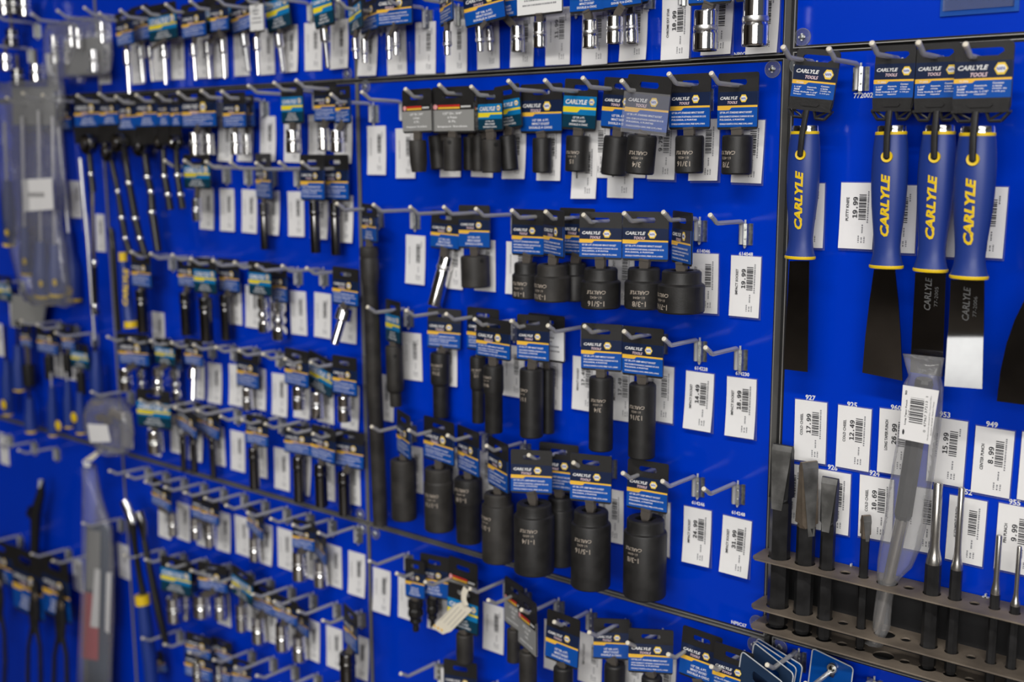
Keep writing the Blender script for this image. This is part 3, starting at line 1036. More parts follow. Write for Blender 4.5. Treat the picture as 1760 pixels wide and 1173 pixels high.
carded('m2', (996, 365, 1069, 446), 16, 0, 'A', ('step', 998, 458, 1067, 531), 'stepped impact socket marked 1-5/16 in the second row', group=G_LRG, mark=('1-5/16', '61-4042'), w=.054)
carded('m2', (1070, 364, 1149, 449), 14, 0, 'A', ('step', 1073, 458, 1140, 532), 'stepped impact socket marked 1-3/8 in the second row', group=G_LRG, mark=('1-3/8', '61-4044'), w=.040)
carded('m2', (1156, 364, 1189, 455), -46, 0, 'A', ('step', 1130, 462, 1212, 539), 'widest stepped impact socket, its tag turned away, beside two bare hooks', group=G_LRG, mark=('1-7/16', '61-4046'), mark_turn=-1.0, w=.048)

# third row
carded('m3', (664, 517, 688, 590), -52, 0, 'B', ('tip', 664, 593, 694, 700), 'deep socket with a narrowed tip under a twisted yellow banded tag', group=G_DP, hole=.1, finish='impact_dusty', lean=-1)
carded('m3', (735, 531, 792, 600), 20, 2, 'D', ('tap', 740, 604, 775, 719), 'deep impact socket with a wide collar, second in the third row', group=G_DP, mark=('7/16', '61-6014'), mark_turn=-.5)
carded('m3', (803, 530, 857, 604), 6, 1, 'D', ('tap', 808, 611, 835, 728), 'slim deep collared socket half hidden behind a larger deep socket', group=G_DP, mark=('1/2', '61-6016'), w=.028)
carded('m3', (819, 549, 877, 617), -4, 0, 'D', ('tap2', 831, 626, 866, 745), 'deep impact socket with a slight waist, in front of a slim one', group=G_DP, mark=('9/16', '61-6018'), mark_turn=-.9, w=.054)
carded('m3', (908, 541, 970, 621), 0, 0, 'W', ('plain', 930, 633, 953, 746), 'deep socket behind another, its white tag back showing', group=G_DP, w=.024)
carded('m3', (889, 542, 944, 622), 10, 0, 'D', ('plain', 893, 631, 934, 753), 'straight deep impact socket standing in front of a white backed tag', group=G_DP, mark=('11/16', '61-6022'), mark_turn=-1.0, w=.050)
carded('m3', (999, 557, 1069, 638), 17, 0, 'D', ('plain', 1012, 645, 1054, 776), 'deep impact socket marked 3/4 in the third row', group=G_DP, mark=('3/4', '61-6024'), mark_turn=-.3, w=.048)
carded('m3', (1070, 563, 1140, 648), 5, 0, 'D', ('plain', 1080, 656, 1127, 789), 'deep impact socket marked 13/16 beside two bare hooks', group=G_DP, mark=('13/16', '61-6026'), mark_turn=-.5, w=.044)

# fourth row
carded('m4', (683, 710, 705, 785), -58, 0, 'D', ('plain', 672, 786, 716, 895), 'straight deep socket under a tag seen edge on, fourth row start', group=G_DL, finish='impact_dusty', w=.042)
carded('m4', (729, 721, 780, 795), -10, 0, 'D', ('slight', 729, 800, 780, 914), 'deep dusty socket second in the fourth row beside the edge on tag', group=G_DL, mark=('1-1/16', '61-6034'), mark_turn=-.6, finish='impact_dusty', w=.038)
carded('m4', (787, 737, 823, 815), -32, 0, 'D', ('tap2', 781, 817, 830, 935), 'deep socket narrowing downward, third in the fourth row', group=G_DL, mark=('1-1/8', '61-6036'), mark_turn=-.6, w=.036)
carded('m4', (840, 757, 873, 842), -44, 0, 'D', ('dstep', 828, 842, 884, 968), 'stepped deep socket under a strongly twisted tag, fourth row', group=G_DL, mark=('1-3/16', '61-6038'), mark_turn=-1.0, finish='impact_dusty', w=.050)
carded('m4', (927, 763, 994, 845), 14, 0, 'D', ('dstep', 938, 849, 988, 974), 'stepped deep socket standing half hidden behind the one marked 1-1/4', group=G_DL, w=.027)
carded('m4', (878, 774, 949, 849), 27, 0, 'D', ('dstep', 883, 858, 953, 988), 'stepped deep impact socket marked 1-1/4 in the fourth row', group=G_DL, mark=('1-1/4', '61-6040'), mark_turn=-.3, w=.070)
carded('m4', (980, 782, 1051, 864), 18, 0, 'D', ('dstep', 981, 870, 1050, 1013), 'stepped deep impact socket marked 1-5/16 in the fourth row', group=G_DL, mark=('1-5/16', '61-6042'), mark_turn=-.45, w=.062)
carded('m4', (1078, 793, 1148, 879), 9, 1, 'D', ('dstep', 1071, 883, 1146, 1030), 'largest deep impact socket, marked 1-3/8, closing the fourth row', group=G_DL, mark=('1-3/8', '61-6044'), mark_turn=-.6, w=.044)

# below the seam
carded('m5', (697, 963, 730, 1029), 8, 0, 'C', ('ad', 701, 1029, 728, 1088), 'small black swivel joint, nearer the chrome panel of the two', group=G_BT, finish='dark_tool', name='swivel_joint', cat='joint', w=.045)
carded('m5', (722, 955, 771, 1028), 14, 2, 'C', ('ad', 733, 1026, 754, 1081), 'small black swivel joint next to the cream paper tie tag', group=G_BT, finish='dark_tool', name='swivel_joint', cat='joint', w=.028)
carded('m5', (771, 963, 820, 1042), 0, 2, 'G', None, 'grey and black hang tag with a red stripe behind a teal tag', group=G_BT, name='hang_card', cat='hang tag', w=.030)
carded('m5', (770, 1008, 822, 1086), 2, 2, 'B', ('plain', 784, 1086, 814, 1141), 'deep black socket on a teal tag carrying a cream tie tag', group=G_BT, finish='impact_dusty', w=.055)
carded('m5', (868, 1000, 900, 1082), -46, 0, 'G', ('plain', 871, 1079, 895, 1140), 'black socket on the rear one of two grey twisted tags', group=G_BT, finish='impact_dusty', w=.034)
carded('m5', (892, 1027, 922, 1120), -50, 0, 'G', ('plain', 892, 1116, 923, 1196), 'black socket on the front one of two grey twisted tags', group=G_BT, finish='impact_dusty', w=.058)
carded('m5', (939, 1056, 995, 1142), 0, 3, 'C', ('plain', 951, 1142, 985, 1205), 'black socket on a slanting navy tag below the seam', group=G_BT, w=.060)
carded('m5', (1020, 1064, 1082, 1134), 32, 0, 'C', ('plain', 1038, 1137, 1075, 1205), 'black socket on a flat orange striped tag below the seam', group=G_BT, w=.030)
carded('m5', (1080, 1082, 1157, 1158), 30, 0, 'A', ('plain', 1102, 1158, 1138, 1225), 'black socket on the wide tag overlapping its neighbour below the seam', group=G_BT, w=.052)
carded('m5', (1170, 1085, 1238, 1172), 2, 4, 'C', ('plain', 1185, 1178, 1222, 1240), 'black socket on a tilted tag close to the navy clear edged card', group=G_BT, w=.040)
carded('m5', (1225, 1113, 1292, 1200), 2, 3, 'A', None, 'blue tag partly covered by the navy clear edged card', group=G_BT, name='hang_card', cat='hang tag', w=.055)
carded('m6', (763, 1137, 820, 1215), 18, 0, 'A', None, 'tag on the lowest hook row at the frame edge', name='hang_card', cat='hang tag', w=.035)

# chrome row above the seam
TOP = [((600, -14, 622, 56), -50, -8, 'B', ('cB', 604, 65, 619, 102), 0), ((620, -14, 650, 56), -30, -3, 'A', ('cB', 620, 67, 633, 108), 0),
       ((655, -30, 702, 40), 0, 0, 'A', ('cB', 674, 55, 687, 95), .022), ((648, -27, 708, 45), 0, 0, 'A', ('cB', 663, 62, 675, 102), .05),
       ((757, -34, 778, 42), -62, -2, 'A', ('cB', 761, 53, 777, 95), 0), ((806, -46, 862, 32), 0, -7, 'C', ('cB', 834, 44, 849, 88), .022),
       ((797, -37, 866, 41), 0, -7, 'C', ('cB', 817, 45, 833, 89), .05), ((848, -46, 892, 33), 0, -3, 'C', ('cA', 878, 43, 902, 90), .03),
       ((889, -55, 966, 27), 0, -1, 'W', ('cA', 916, 37, 940, 83), .052), ((980, -62, 1040, 22), 0, 0, 'C', ('cA', 1001, 33, 1028, 84), .045),
       ((1052, -74, 1112, 12), 0, -5, 'C', ('cA', 1074, 24, 1097, 75), .022), ((1037, -72, 1102, 14), 0, -2, 'C', ('cA', 1042, 26, 1071, 77), .05),
       ((1185, -85, 1258, 8), 0, 1, 'C', ('cA', 1191, 16, 1234, 89), .045), ((1266, -97, 1330, 1), 0, 0, 'C', ('cA', 1275, -5, 1322, 81), .045)]
TDESC = ['tiny chrome socket on a twisted teal tag over the upright seam', 'tiny chrome socket on a narrow navy tag, second along the top edge',
         'tiny chrome socket tucked behind a wide navy tag, top edge', 'tiny chrome socket in front on a wide navy tag, top edge',
         'small chrome socket on a tag turned edge on, top edge', 'small chrome socket, rear of a tilted pair under one tag',
         'small chrome socket, front of a tilted pair under one tag', 'chrome socket half under the white card, before a white label',
         'chrome socket on the only white tag along the top edge', 'chrome socket on the flat blue tag just past the white one',
         'chrome socket leaning behind another one, top edge', 'chrome socket in front of a leaning one, top edge',
         'large chrome socket with satin band, last but one at the top edge', 'largest chrome socket, last before the knife panel at the top edge']
for (b, yw, rl, dz, sk, w), ds in zip(TOP, TDESC):
    carded('m0', b, yw, rl, dz, sk, ds, group=G_TP, name='chrome_socket', w=w or None, lean=-3 if rl < -4 else 0)

# long impact extension bar hanging at the edge of the middle panel
t0, t1 = hit(634, 424, .035), hit(654, 903, .035)
M = T(hit(634.5, 351, .035)) @ RZ(-22)
r = empty('extension_bar', M)
tag(r, 'very long black impact extension bar hanging along the upright seam', 'extension bar')
add_tag(r, .050, hit(634, 351, .035).z - hit(634, 416, .035).z, 'C')
ax = (t1 - t0); L = ax.length
R = M.to_3x3()
MX = T(t0) @ RY(math.degrees(math.atan2(-ax.x, -ax.z)))
rb = width_to_radius(640, 480, 625, 652, .035)
MB().lathe([(rb * .5, -.006), (rb * .5, 0), (rb * 1.05, 0), (rb * 1.22, -.002), (rb * 1.22, -.012), (rb * 1.15, -.0135), (rb * 1.15, -.016), (rb * 1.22, -.0175), (rb * 1.22, -.040), (rb, -.050), (rb, -L + .012), (rb * .95, -L + .010), (rb * .95, -L)], 28) \
    .build('shaft', 'impact_dusty', r, world=MX)
place('tongue', TONGUE, r, world=T(hit(634.5, 414, .035)) @ S3(.010, 1, .014))

# cream paper tie tag on the teal tagged socket
p = hit(792, 1072, .064)
r = empty('tie_tag', T(hit(800, 1012, .064)))
tag(r, 'cream paper tie tag with an orange printed end looped on a hook', 'paper tag')
pa = [hit(x, y, .064) for x, y in ((742, 1079), (761, 1091), (775, 1086), (812, 1049), (792, 1036), (779, 1041))]
mb = MB(); n = len(pa)
vs = [tuple(q) for q in pa] + [tuple(q + Vector((0, .0005, 0))) for q in pa]
mb.add(vs, [tuple(range(n)), tuple(range(2 * n - 1, n - 1, -1))] + [(i, i + n, (i + 1) % n + n, (i + 1) % n) for i in range(n)])
body = mb.build('paper_body', 'paper_cream', r, smooth=False, world=Matrix.Identity(4))
mb = MB()
for k in range(3):
    a = hit(747 + 6 * k, 1077 + 3.4 * k, .0648)
    mb.box(a.x - .0014, a.x + .0014, a.y, a.y + .0003, a.z - .0016, a.z + .0016)
mb.build('printed_squares', 'tag_orange', r, smooth=False, world=Matrix.Identity(4))
mb = MB()
for i in range(4):
    a, b_ = hit(757 + 6 * i, 1073 + 4 * i - 6, .0647), hit(785 + 6 * i - 3, 1046 + 4 * i - 6, .0647)
    mb.tube([a, b_], .0002, 4)
mb.build('printed_lines', 'ink_grey', r, smooth=False, world=Matrix.Identity(4))
MB().tube([hit(x, y, .0655) for x, y in ((801, 1012), (797, 1022), (797, 1032), (801, 1042))], .0045, 10, flat=.12).build('loop', 'paper_cream', r, world=Matrix.Identity(4))

# ------------------------------------------------------------------ price labels of the middle panel
ML = [
    # top edge
    ((618, 60, 652, 134), 'behind the teal twisted tag at the top edge'), ((664, 60, 700, 132), 'behind two tiny chrome sockets at the top edge'), ((715, 37, 751, 131), 'under a bare hook at the top edge, before the edge on tag'),
    ((767, 32, 803, 130), 'behind the chrome socket on the edge on tag'), ((819, 38, 859, 122), 'behind the tilted pair of chrome sockets'), ((878, 15, 919, 119), 'behind the chrome socket half under the white card'),
    ((939, 13, 980, 115), 'beside the socket on the white tag at the top edge'), ((1001, 0, 1044, 115), 'behind the chrome socket past the white tag'), ((1068, 0, 1110, 108), 'behind the leaning chrome socket at the top edge'),
    ((1138, 0, 1184, 106), 'reading 10.99 alone between chrome sockets at the top edge'), ((1208, 0, 1258, 98), 'behind the large banded chrome socket'), ((1284, 0, 1337, 96), 'behind the largest chrome socket beside the knife panel'),
    # top row
    ((632, 217, 666, 304), 'first under the top impact row, below a bare hook'), ((680, 219, 716, 310), 'behind the small tapered grey tagged socket'), ((756, 230, 793, 308), 'showing only its end under the wider grey tagged socket'),
    ((812, 230, 848, 308), 'showing its end under the narrow bright blue tag'), ((866, 220, 904, 311), 'beside the tilted socket behind the bright blue tag'), ((924, 225, 964, 314), 'behind the socket on the centred blue tag'),
    ((985, 245, 1024, 345), 'hanging low under the teal tagged socket'), ((1046, 250, 1087, 344), 'hanging low under the leaning socket with pin hole'), ((1116, 222, 1161, 312), 'just past the tag with painted glare in the top impact row'),
    ((1186, 203, 1233, 314), 'just before the last short socket of the top impact row'), ((1259, 207, 1312, 318), 'behind the last short socket of the top impact row'),
    # second row
    ((699, 401, 733, 492), 'below a bare hook beside the long extension bar'), ((763, 431, 797, 500), 'with a smudge behind the tilted chrome socket'), ((816, 412, 851, 504), 'behind the plain dusty socket of the second row'),
    ((870, 415, 910, 510), 'behind the first flat tagged stepped socket, second row'), ((1045, 430, 1090, 527), 'in the gap between two big stepped sockets, second row'), ((1185, 438, 1231, 541), 'behind the widest stepped socket'), ((1254, 440, 1305, 548), 'reading 19.99 under the last bare hook of the second row'),
    # third row
    ((646, 644, 679, 726), 'partly behind the extension bar in the third row'), ((692, 569, 726, 657), 'beside the deep socket with narrowed tip'), ((752, 600, 786, 666), 'behind the second deep socket of the third row'),
    ((866, 595, 900, 685), 'beside the waisted deep socket'), ((926, 600, 966, 706), 'behind the white backed tag'), ((984, 610, 1026, 709), 'under the first of two neighbouring deep socket tags, third row'), ((1044, 630, 1090, 727), 'between the two marked deep sockets of the third row'),
    ((1112, 631, 1156, 728), 'peeking out past the last deep socket of the third row'), ((1177, 636, 1225, 742), 'reading 14.49 under the first bare hook of the third row'), ((1246, 645, 1298, 754), 'reading 18.99 under the last bare hook of the third row'),
    # fourth row
    ((695, 766, 729, 849), 'behind the first deep socket of the fourth row'), ((755, 768, 789, 850), 'behind the second deep socket of the fourth row'), ((815, 791, 850, 862), 'between the twisted tags of the fourth row'),
    ((1028, 840, 1071, 934), 'in the gap beside the last but one large deep socket'), ((1106, 855, 1150, 956), 'mostly hidden behind the largest deep socket'), ((1174, 867, 1220, 972), 'reading 24.99 under the first bare hook of the fourth row'), ((1238, 882, 1291, 991), 'reading 31.99 under the last bare hook of the fourth row'),
    # below the seam
    ((642, 973, 674, 1056), 'below the seam at the upright seam, under a bare hook'), ((685, 985, 718, 1068), 'behind the swivel joint nearer the chrome panel'), ((740, 1018, 766, 1085), 'behind the second swivel joint'),
    ((831, 1030, 867, 1123), 'alone between the tie tag and the grey twisted tags'), ((937, 1065, 972, 1156), 'behind the slanting navy tag below the seam'), ((997, 1085, 1033, 1180), 'before the flat orange striped tag below the seam'), ((1068, 1110, 1100, 1200), 'behind the flat orange striped tag below the seam'),
    ((1120, 1120, 1158, 1215), 'behind the wide overlapping tag below the seam'), ((752, 1165, 786, 1230), 'at the frame edge under the lowest hooks of the middle panel'),
]
PRICES = {(1254, 440): '19.99', (1177, 636): '14.49', (1246, 645): '18.99', (1174, 867): '24.99', (1238, 882): '31.99', (1138, 0): '10.99', (939, 13): '11.99', (984, 610): '17.49', (1044, 630): '17.49', (1116, 222): '9.79'}
for k, (b, ds) in enumerate(ML):
    random.seed(k)
    pr = PRICES.get(b[:2], '')
    sharp = b[0] > 900 and b[1] > 150
    nm = 'IMPACT SOCKET' if sharp else ('1/2DR 6PT EXT' if b[:2] == (1138, 0) else '')
    if b[:2] == (1138, 0): nm = 'CHROME EXT STAR'
    price_label(b, 'white price label ' + ds, 'price labels on the middle panel', nm, pr, random.uniform(-1.6, 1.2), random.choice((0, 1, 1, 2)), sleeve=b[0] > 1100, w=.0012)
for k, (b, ds) in enumerate([((1012, 225, 1040, 309), 'second white price label behind the teal tagged socket'), ((1084, 260, 1092, 309), 'edge of a price label behind the leaning socket')]):
    price_label(b, ds, 'price labels on the middle panel', '', '', .6, 0, w=.0006)

# ------------------------------------------------------------------ putty knives on the right-hand panel
SP_K = MB()
for x0_, z0_, lines in ((-.43, -.645, ('1-1/4"', 'Stiff', 'Putty Knife', 'Scraper')), (-.13, -.640, ('Espatula', 'rigida', 'de 1-1/4"', 'raspador')), (.18, -.605, ('Couteau', 'a lame', 'rigide de', '1-1/4 po'))):
    for i_, s_ in enumerate(lines):
        write(SP_K, s_, x0_, z0_ - .040 * i_, h=.026, w=.032 * len(s_) * .85, bold=.03)
SP_K = SP_K.mesh('small_print', 'white_print', smooth=False)


def kplate():
    rc = .10
    return tag_plate('hang_tag', 'black_plastic', hx=.34, hz=.055, cz=-.15, rc=.09, y=.0012)


PLATE_K = kplate()
STRAPPED = []


def knife(b, yaw, roll, top, flare, hw, blade, part_no, label, w=.034, etched=None, bend=None, desc=None):
    x0, y0, x1, y1 = b
    xm, ym = (x0 + x1) / 2, (y0 + y1) / 2
    c = hit(xm, ym, w)
    W = (hit(x1, ym, w).x - hit(x0, ym, w).x)
    H = hit(xm, y0, w).z - hit(xm, y1, w).z
    M = T(c) @ RZ(yaw) @ RY(roll) @ T((0, 0, H / 2))
    r = empty('putty_knife', M)
    tag(r, label, 'putty knife', 'putty knives on the knife panel')
    t = place('hang_tag', PLATE_K, r, local=S3(W, 1, H))
    inv = t.matrix_basis.inverted()

    def sub(name, me, sx, sz, z, y, x=0.0):
        return place(name, me, t, local=inv @ T((x, y, z)) @ S3(sx, 1, sz))
    place('tag_label', LAB_K, t, local=T((0, -.0006, 0)))
    sub('lettering', LET_A, W * 1.2, W * 1.2, -.385 * H, -.0022, .08 * W)
    sub('emblem', EMB, W * 1.25, W * 1.25, -.395 * H, -.0022, .31 * W)
    sub('small_print', SP_K, W, H, 0, -.0021)
    n_ = MB()
    write(n_, part_no, -.40 * W, -.575 * H, h=.030 * H, bold=.02)
    n_.build('part_number', 'tag_white', t, smooth=False, world=M @ T((0, -.0021, 0)))
    # moulded foot of the tag: ledge and two brackets either side of the strap
    f = MB()
    f.prism([(-.50 * W, -.80 * H), (-.47 * W, -.99 * H), (.47 * W, -.99 * H), (.50 * W, -.80 * H)], -.0030, .0016)
    f.prism([(-.24 * W, -.895 * H), (-.19 * W, -.935 * H), (.17 * W, -.935 * H), (.22 * W, -.895 * H), (.17 * W, -.855 * H), (-.19 * W, -.855 * H)], -.0042, -.0028)
    f.box(-.50 * W, .50 * W, -.0040, .0050, -1.01 * H, -.975 * H)
    f.build('tag_foot', 'black_plastic', r, smooth=False, world=M)
    for s in (-1, 1):
        g = MB()
        a = [(.10 * s * W, -1.0 * H), (.16 * s * W, -1.13 * H), (.36 * s * W, -1.13 * H), (.50 * s * W, -1.0 * H)]
        if s > 0: a = a[::-1]
        a = a[::-1] if s < 0 else a
        for q0, q1 in zip(a, a[1:]):
            g.tube([(q0[0], -.001, q0[1]), (q1[0], -.001, q1[1])], .0016, 6)
        g.tube([(.14 * s * W, -.001, -1.12 * H), (.40 * s * W, -.001, -1.0 * H)], .0012, 6)
        g.build('tag_bracket', 'black_plastic', r, world=M)
    # handle
    P0, P1 = hit(*top, w), hit(*flare, w)
    ax = P1 - P0
    L = ax.length
    MX = T(P0) @ RY(math.degrees(math.atan2(-ax.x, -ax.z)))
    R = width_to_radius(top[0], (top[1] + flare[1]) / 2, top[0] - hw / 2, top[0] + hw / 2, w)
    dep = S3(1, .72, 1)
    # ferrule, rings and body
    MB().lathe([(R * .70, -.0005), (R * .78, 0), (R * .80, -.0012), (R * .82, -L * .045)], 28, mx=dep).build('ferrule', 'chrome', r, world=MX)
    MB().lathe([(R * .84, -L * .042), (R * .87, -L * .046), (R * .87, -L * .060), (R * .86, -L * .064)], 28, mx=dep).build('collar', 'handle_yellow', r, world=MX)
    pf = [(.85, .060), (.90, .10), (.955, .17), (.99, .26), (1.0, .34), (.985, .44), (.93, .56), (.84, .68), (.765, .78), (.735, .85), (.77, .91), (.86, .955), (.93, .982)]
    hd = MB().lathe([(R * a, -L * z) for a, z in pf], 32, mx=dep).build('handle', 'handle_navy', r, world=MX, angle=1.2)
    MB().lathe([(R * .90, -L * .978), (R * .955, -L * .984), (R * .965, -L * .995), (R * .93, -L * 1.004), (R * .80, -L * 1.006)], 28, mx=dep).build('collar', 'handle_yellow', r, world=MX)
    phi = math.atan2(CAM.x - P0.x, -(CAM.y + w))

    def rad(zf):
        for (a, z), (a2, z2) in zip(pf, pf[1:]):
            if z <= zf <= z2: return R * (a + (a2 - a) * (zf - z) / (z2 - z))
        return R * .8
    a0 = phi * .25
    tmp = MB()
    write(tmp, 'CARLYLE', 0, 0, h=R * .50, w=L * .44, m=0, up=True, shear=.22, bold=.045)
    zb = -L * .775
    out = []
    for (x, y, z) in tmp.v:
        zz = zb + z
        q = rad(-zz / L) + .0003
        a = a0 + (x + R * .22) / q
        out.append((q * math.sin(a), -.72 * q * math.cos(a) - .0002, zz))
    MB().add(out, tmp.f).build('lettering', 'handle_yellow', hd, smooth=False, world=MX)
    # eyelet and strap
    ze = -L * .215
    q = rad(.215)
    ec = Vector((q * math.sin(a0), -.72 * q * math.cos(a0) - .0004, ze))
    EM = MX @ T(ec) @ RZ(math.degrees(a0)) @ RX(90)
    MB().lathe([(R * .16, .0006), (R * .30, .0010), (R * .32, 0), (R * .32, -.002)], 20, cap0=False).build('eyelet', 'handle_yellow', r, world=EM)
    MB().lathe([(R * .165, .0003), (R * .17, -.002)], 20).build('eyelet_hole', 'hole_black', r, world=EM)
    s0 = MX @ (ec + Vector((0, -.0012, -.001)))
    s1 = M @ Vector(((M.inverted() @ s0).x, -.0130, -1.0 * H))
    MB().tube([s0, (s0 * .5 + s1 * .5) + Vector((0, -.002, 0)), s1], .0030, 8, flat=.55).build('strap', 'black_plastic', r, world=Matrix.Identity(4))
    # blade: rows of (xl, xr, yl, yr, distance from wall)
    mb = MB()
    vs = []
    for xl, xr, yl, yr, ww in blade:
        a, b_ = hit(xl, yl, ww), hit(xr, yr, ww)
        vs += [tuple(a), tuple(b_)]
    n = len(vs)
    vs += [(x, y + .0013, z) for x, y, z in vs]
    fs = []
    for k in range(len(blade) - 1):
        i = 2 * k
        fs += [(i, i + 2, i + 3, i + 1), (n + i, n + i + 1, n + i + 3, n + i + 2), (i, n + i, n + i + 2, i + 2), (i + 1, i + 3, n + i + 3, n + i + 1)]
    fs += [(0, 1, n + 1, n), (n - 2, 2 * n - 2, 2 * n - 1, n - 1)]
    mb.add(vs, fs)
    bl = mb.build('blade', 'blade_steel', r, world=Matrix.Identity(4), angle=1.0)
    if etched:
        e = MB()
        write(e, 'CARLYLE', 0, 0, h=.0062, w=.030, up=True, shear=.2, bold=.02)
        write(e, part_no, .0062, .004, h=.0032, w=.018, up=True)
        e.build('etched_mark', 'etch', bl, smooth=False, world=T(hit(etched[0], etched[1], blade[0][4] + .0006)))
    return r


knife((1364, 85, 1437, 190), 4, 7, (1384, 216), (1375, 444), 60, [(1357, 1391, 449, 449, .034), (1347, 1388, 635, 640, .030)], '77-2000', 'narrow putty knife hanging beside the upright black seam')
knife((1503, 78, 1572, 191), 0, 1, (1532, 216), (1523, 460), 66, [(1502, 1538, 463, 463, .034), (1494, 1544, 520, 520, .033), (1487, 1548, 580, 580, .031), (1482, 1551, 641, 655, .027)], '77-2004', 'flared putty knife hanging between the bare hook and the bagged punch')
knife((1574, 74, 1650, 192), 0, 0, (1615, 215), (1599, 466), 68, [(1573, 1626, 469, 469, .032), (1564, 1620, 640, 648, .030)], '77-2005', 'stiff putty knife etched on its blade, behind the broad bright tipped one', w=.032, etched=(1599, 534))
knife((1640, 71, 1740, 193), 0, 0, (1681, 217), (1665, 478), 75, [(1634, 1692, 481, 481, .050), (1630, 1691, 565, 565, .050), (1628, 1690, 584, 584, .0520), (1623, 1688, 664, 669, .0650)], '77-2006', 'putty knife with a bright blade tip, the widest tag of them all', w=.050, etched=(1665, 552))

# scraper blade cut by the frame
r = empty('scraper_blade', T(hit(1745, 560, .040)))
tag(r, 'dark curved scraper blade cut off by the frame edge', 'scraper')
pts = [(1800, 470), (1760, 517), (1744, 550), (1730, 590), (1719, 640), (1713, 690), (1765, 697), (1800, 702)]
q = [hit(x, y, .040) for x, y in pts]
mb = MB(); n = len(q)
mb.add([tuple(p) for p in q] + [(p.x, p.y + .0015, p.z) for p in q], [tuple(range(n)), tuple(range(2 * n - 1, n - 1, -1))] + [(i, i + n, (i + 1) % n + n, (i + 1) % n) for i in range(n)])
mb.build('blade', 'blade_steel', r, smooth=False, world=Matrix.Identity(4))
MB().tube([hit(1800, 470, .040), hit(1812, 300, .040)], .013, 14).build('handle', 'handle_navy', r, world=Matrix.Identity(4))

# clear blister edge hanging in from above
bb = [hit(x, y, .004) for x, y in ((1622, 20), (1742, 12))]
r = empty('blister_pack', T(bb[0]))
tag(r, 'clear pale blister pack edge over the knife panel', 'package')
MB().box(bb[0].x, bb[1].x, -.0075, -.0020, bb[0].z, bb[0].z + .06).build('clear_shell', 'clear_disc', r, smooth=False, world=Matrix.Identity(4))
MB().box(bb[0].x - .004, bb[1].x + .004, -.0020, -.0012, bb[0].z - .004, bb[0].z + .06).build('backing_card', 'tag_blue', r, smooth=False, world=Matrix.Identity(4))

# price labels of that panel
RL = [((1364, 688, 1416, 797), 'reading 17.99 above the tallest cold chisel', 'COLD CHISEL', '17.99'), ((1437, 698, 1492, 810), 'reading 12.49 above the third cold chisel', 'COLD CHISEL', '12.49'), ((1511, 706, 1562, 818), 'reading 26.99 for a long taper punch', 'LONG TAPER PUNCH', '26.99'),
      ((1598, 722, 1652, 836), 'reading 15.99 half behind the bagged punch', '', '15.99'), ((1670, 731, 1736, 855), 'reading 8.99 for a center punch', 'CENTER PUNCH', '8.99'), ((1752, 742, 1815, 868), 'cut by the frame past the center punch label', '', ''),
      ((1326, 795, 1378, 901), 'behind the two tallest cold chisels', '', ''), ((1403, 808, 1457, 918), 'behind the third cold chisel', 'COLD CHISEL', ''), ((1474, 821, 1530, 930), 'reading 10.69 behind the smallest cold chisel', 'COLD CHISEL', '10.69'),
      ((1553, 835, 1607, 951), 'behind the bag and the first round punch', '', ''), ((1625, 848, 1690, 971), 'naming an alignment punch, behind the second round shank', 'ALIGNMENT PUNCH', ''), ((1713, 864, 1772, 988), 'reading 9.99 behind the short pin punches', 'PIN PUNCH', '9.99'),
      ((1443, 318, 1498, 431), 'reading 19.99 for a putty knife', 'PUTTY KNIFE', '19.99'), ((1359, 318, 1412, 429), 'behind the narrow putty knife'), ((1513, 318, 1567, 438), 'behind the flared putty knife'), ((1583, 320, 1637, 444), 'behind the etched putty knife'), ((1662, 320, 1720, 446), 'behind the bright tipped putty knife')]
for k, e in enumerate(RL):
    random.seed(100 + k)
    price_label(e[0], 'white price label ' + e[1], 'price labels on the knife panel', e[2] if len(e) > 2 else '', e[3] if len(e) > 3 else '', random.uniform(-1.2, .8), random.choice((0, 0, 1)), sleeve=True)

# clear washers with cross-head screws at the panel corners
DISC = MB().lathe([(.0001, .0016), (.0078, .0016), (.0084, .0012), (.0086, 0)], 28, mx=RX(90)).mesh('clear_disc', 'clear_disc')
RIM = MB().tube([(.0084 * math.cos(2 * math.pi * k / 28), -.0014, .0084 * math.sin(2 * math.pi * k / 28)) for k in range(29)], .00035, 6, caps=False).mesh('disc_rim', 'clear_film')
SCREW = MB().lathe([(.0008, .0036), (.0022, .0033), (.0030, .0024), (.0030, .0016)], 14, mx=RX(90)).mesh('screw_head', 'zinc')
CROSS = MB().prism([(-.0036, -.0009), (-.0009, -.0009), (-.0009, -.0036), (.0009, -.0036), (.0009, -.0009), (.0036, -.0009), (.0036, .0009), (.0009, .0009), (.0009, .0036), (-.0009, .0036), (-.0009, .0009), (-.0036, .0009)], -.0030, -.0020).mesh('cross_slot', 'pin_white', smooth=False)  # raised white cross paints the highlight of the screw's slot
for px, py, ds in [(1329, 119, 'just past the last tag of the top impact row'), (1380, 64, 'over the narrow putty knife'), (1372, 112, 'half hidden behind the narrow putty knife tag'), (1302, 1071, 'beside the lowest plate of the tool rack'), (1298, 1108, 'under the seam beside the navy clear edged card'),
                   (1341, 1112, 'behind the pale blue card edge under the rack'), (629, 149, 'behind the first hook of the top impact row'), (646, 917, 'at the foot of the long extension bar'), (624, 908, 'below the seam on the chrome panel corner'),
                   (620, 884, 'above the seam on the chrome panel corner'), (598, 127, 'above the seam on the chrome panel top corner')]:
    p = hit(px, py, 0)
    r = empty('screw_washer', T(p))
    tag(r, 'clear round washer with cross screw ' + ds, 'screw', 'clear washers with screws at the panel corners')
    for nm, me in (('clear_disc', DISC), ('disc_rim', RIM), ('screw_head', SCREW), ('cross_slot', CROSS)):
        place(nm, me, r, local=Matrix.Identity(4))

# ------------------------------------------------------------------ dusty steel tool rack with chisels and punches


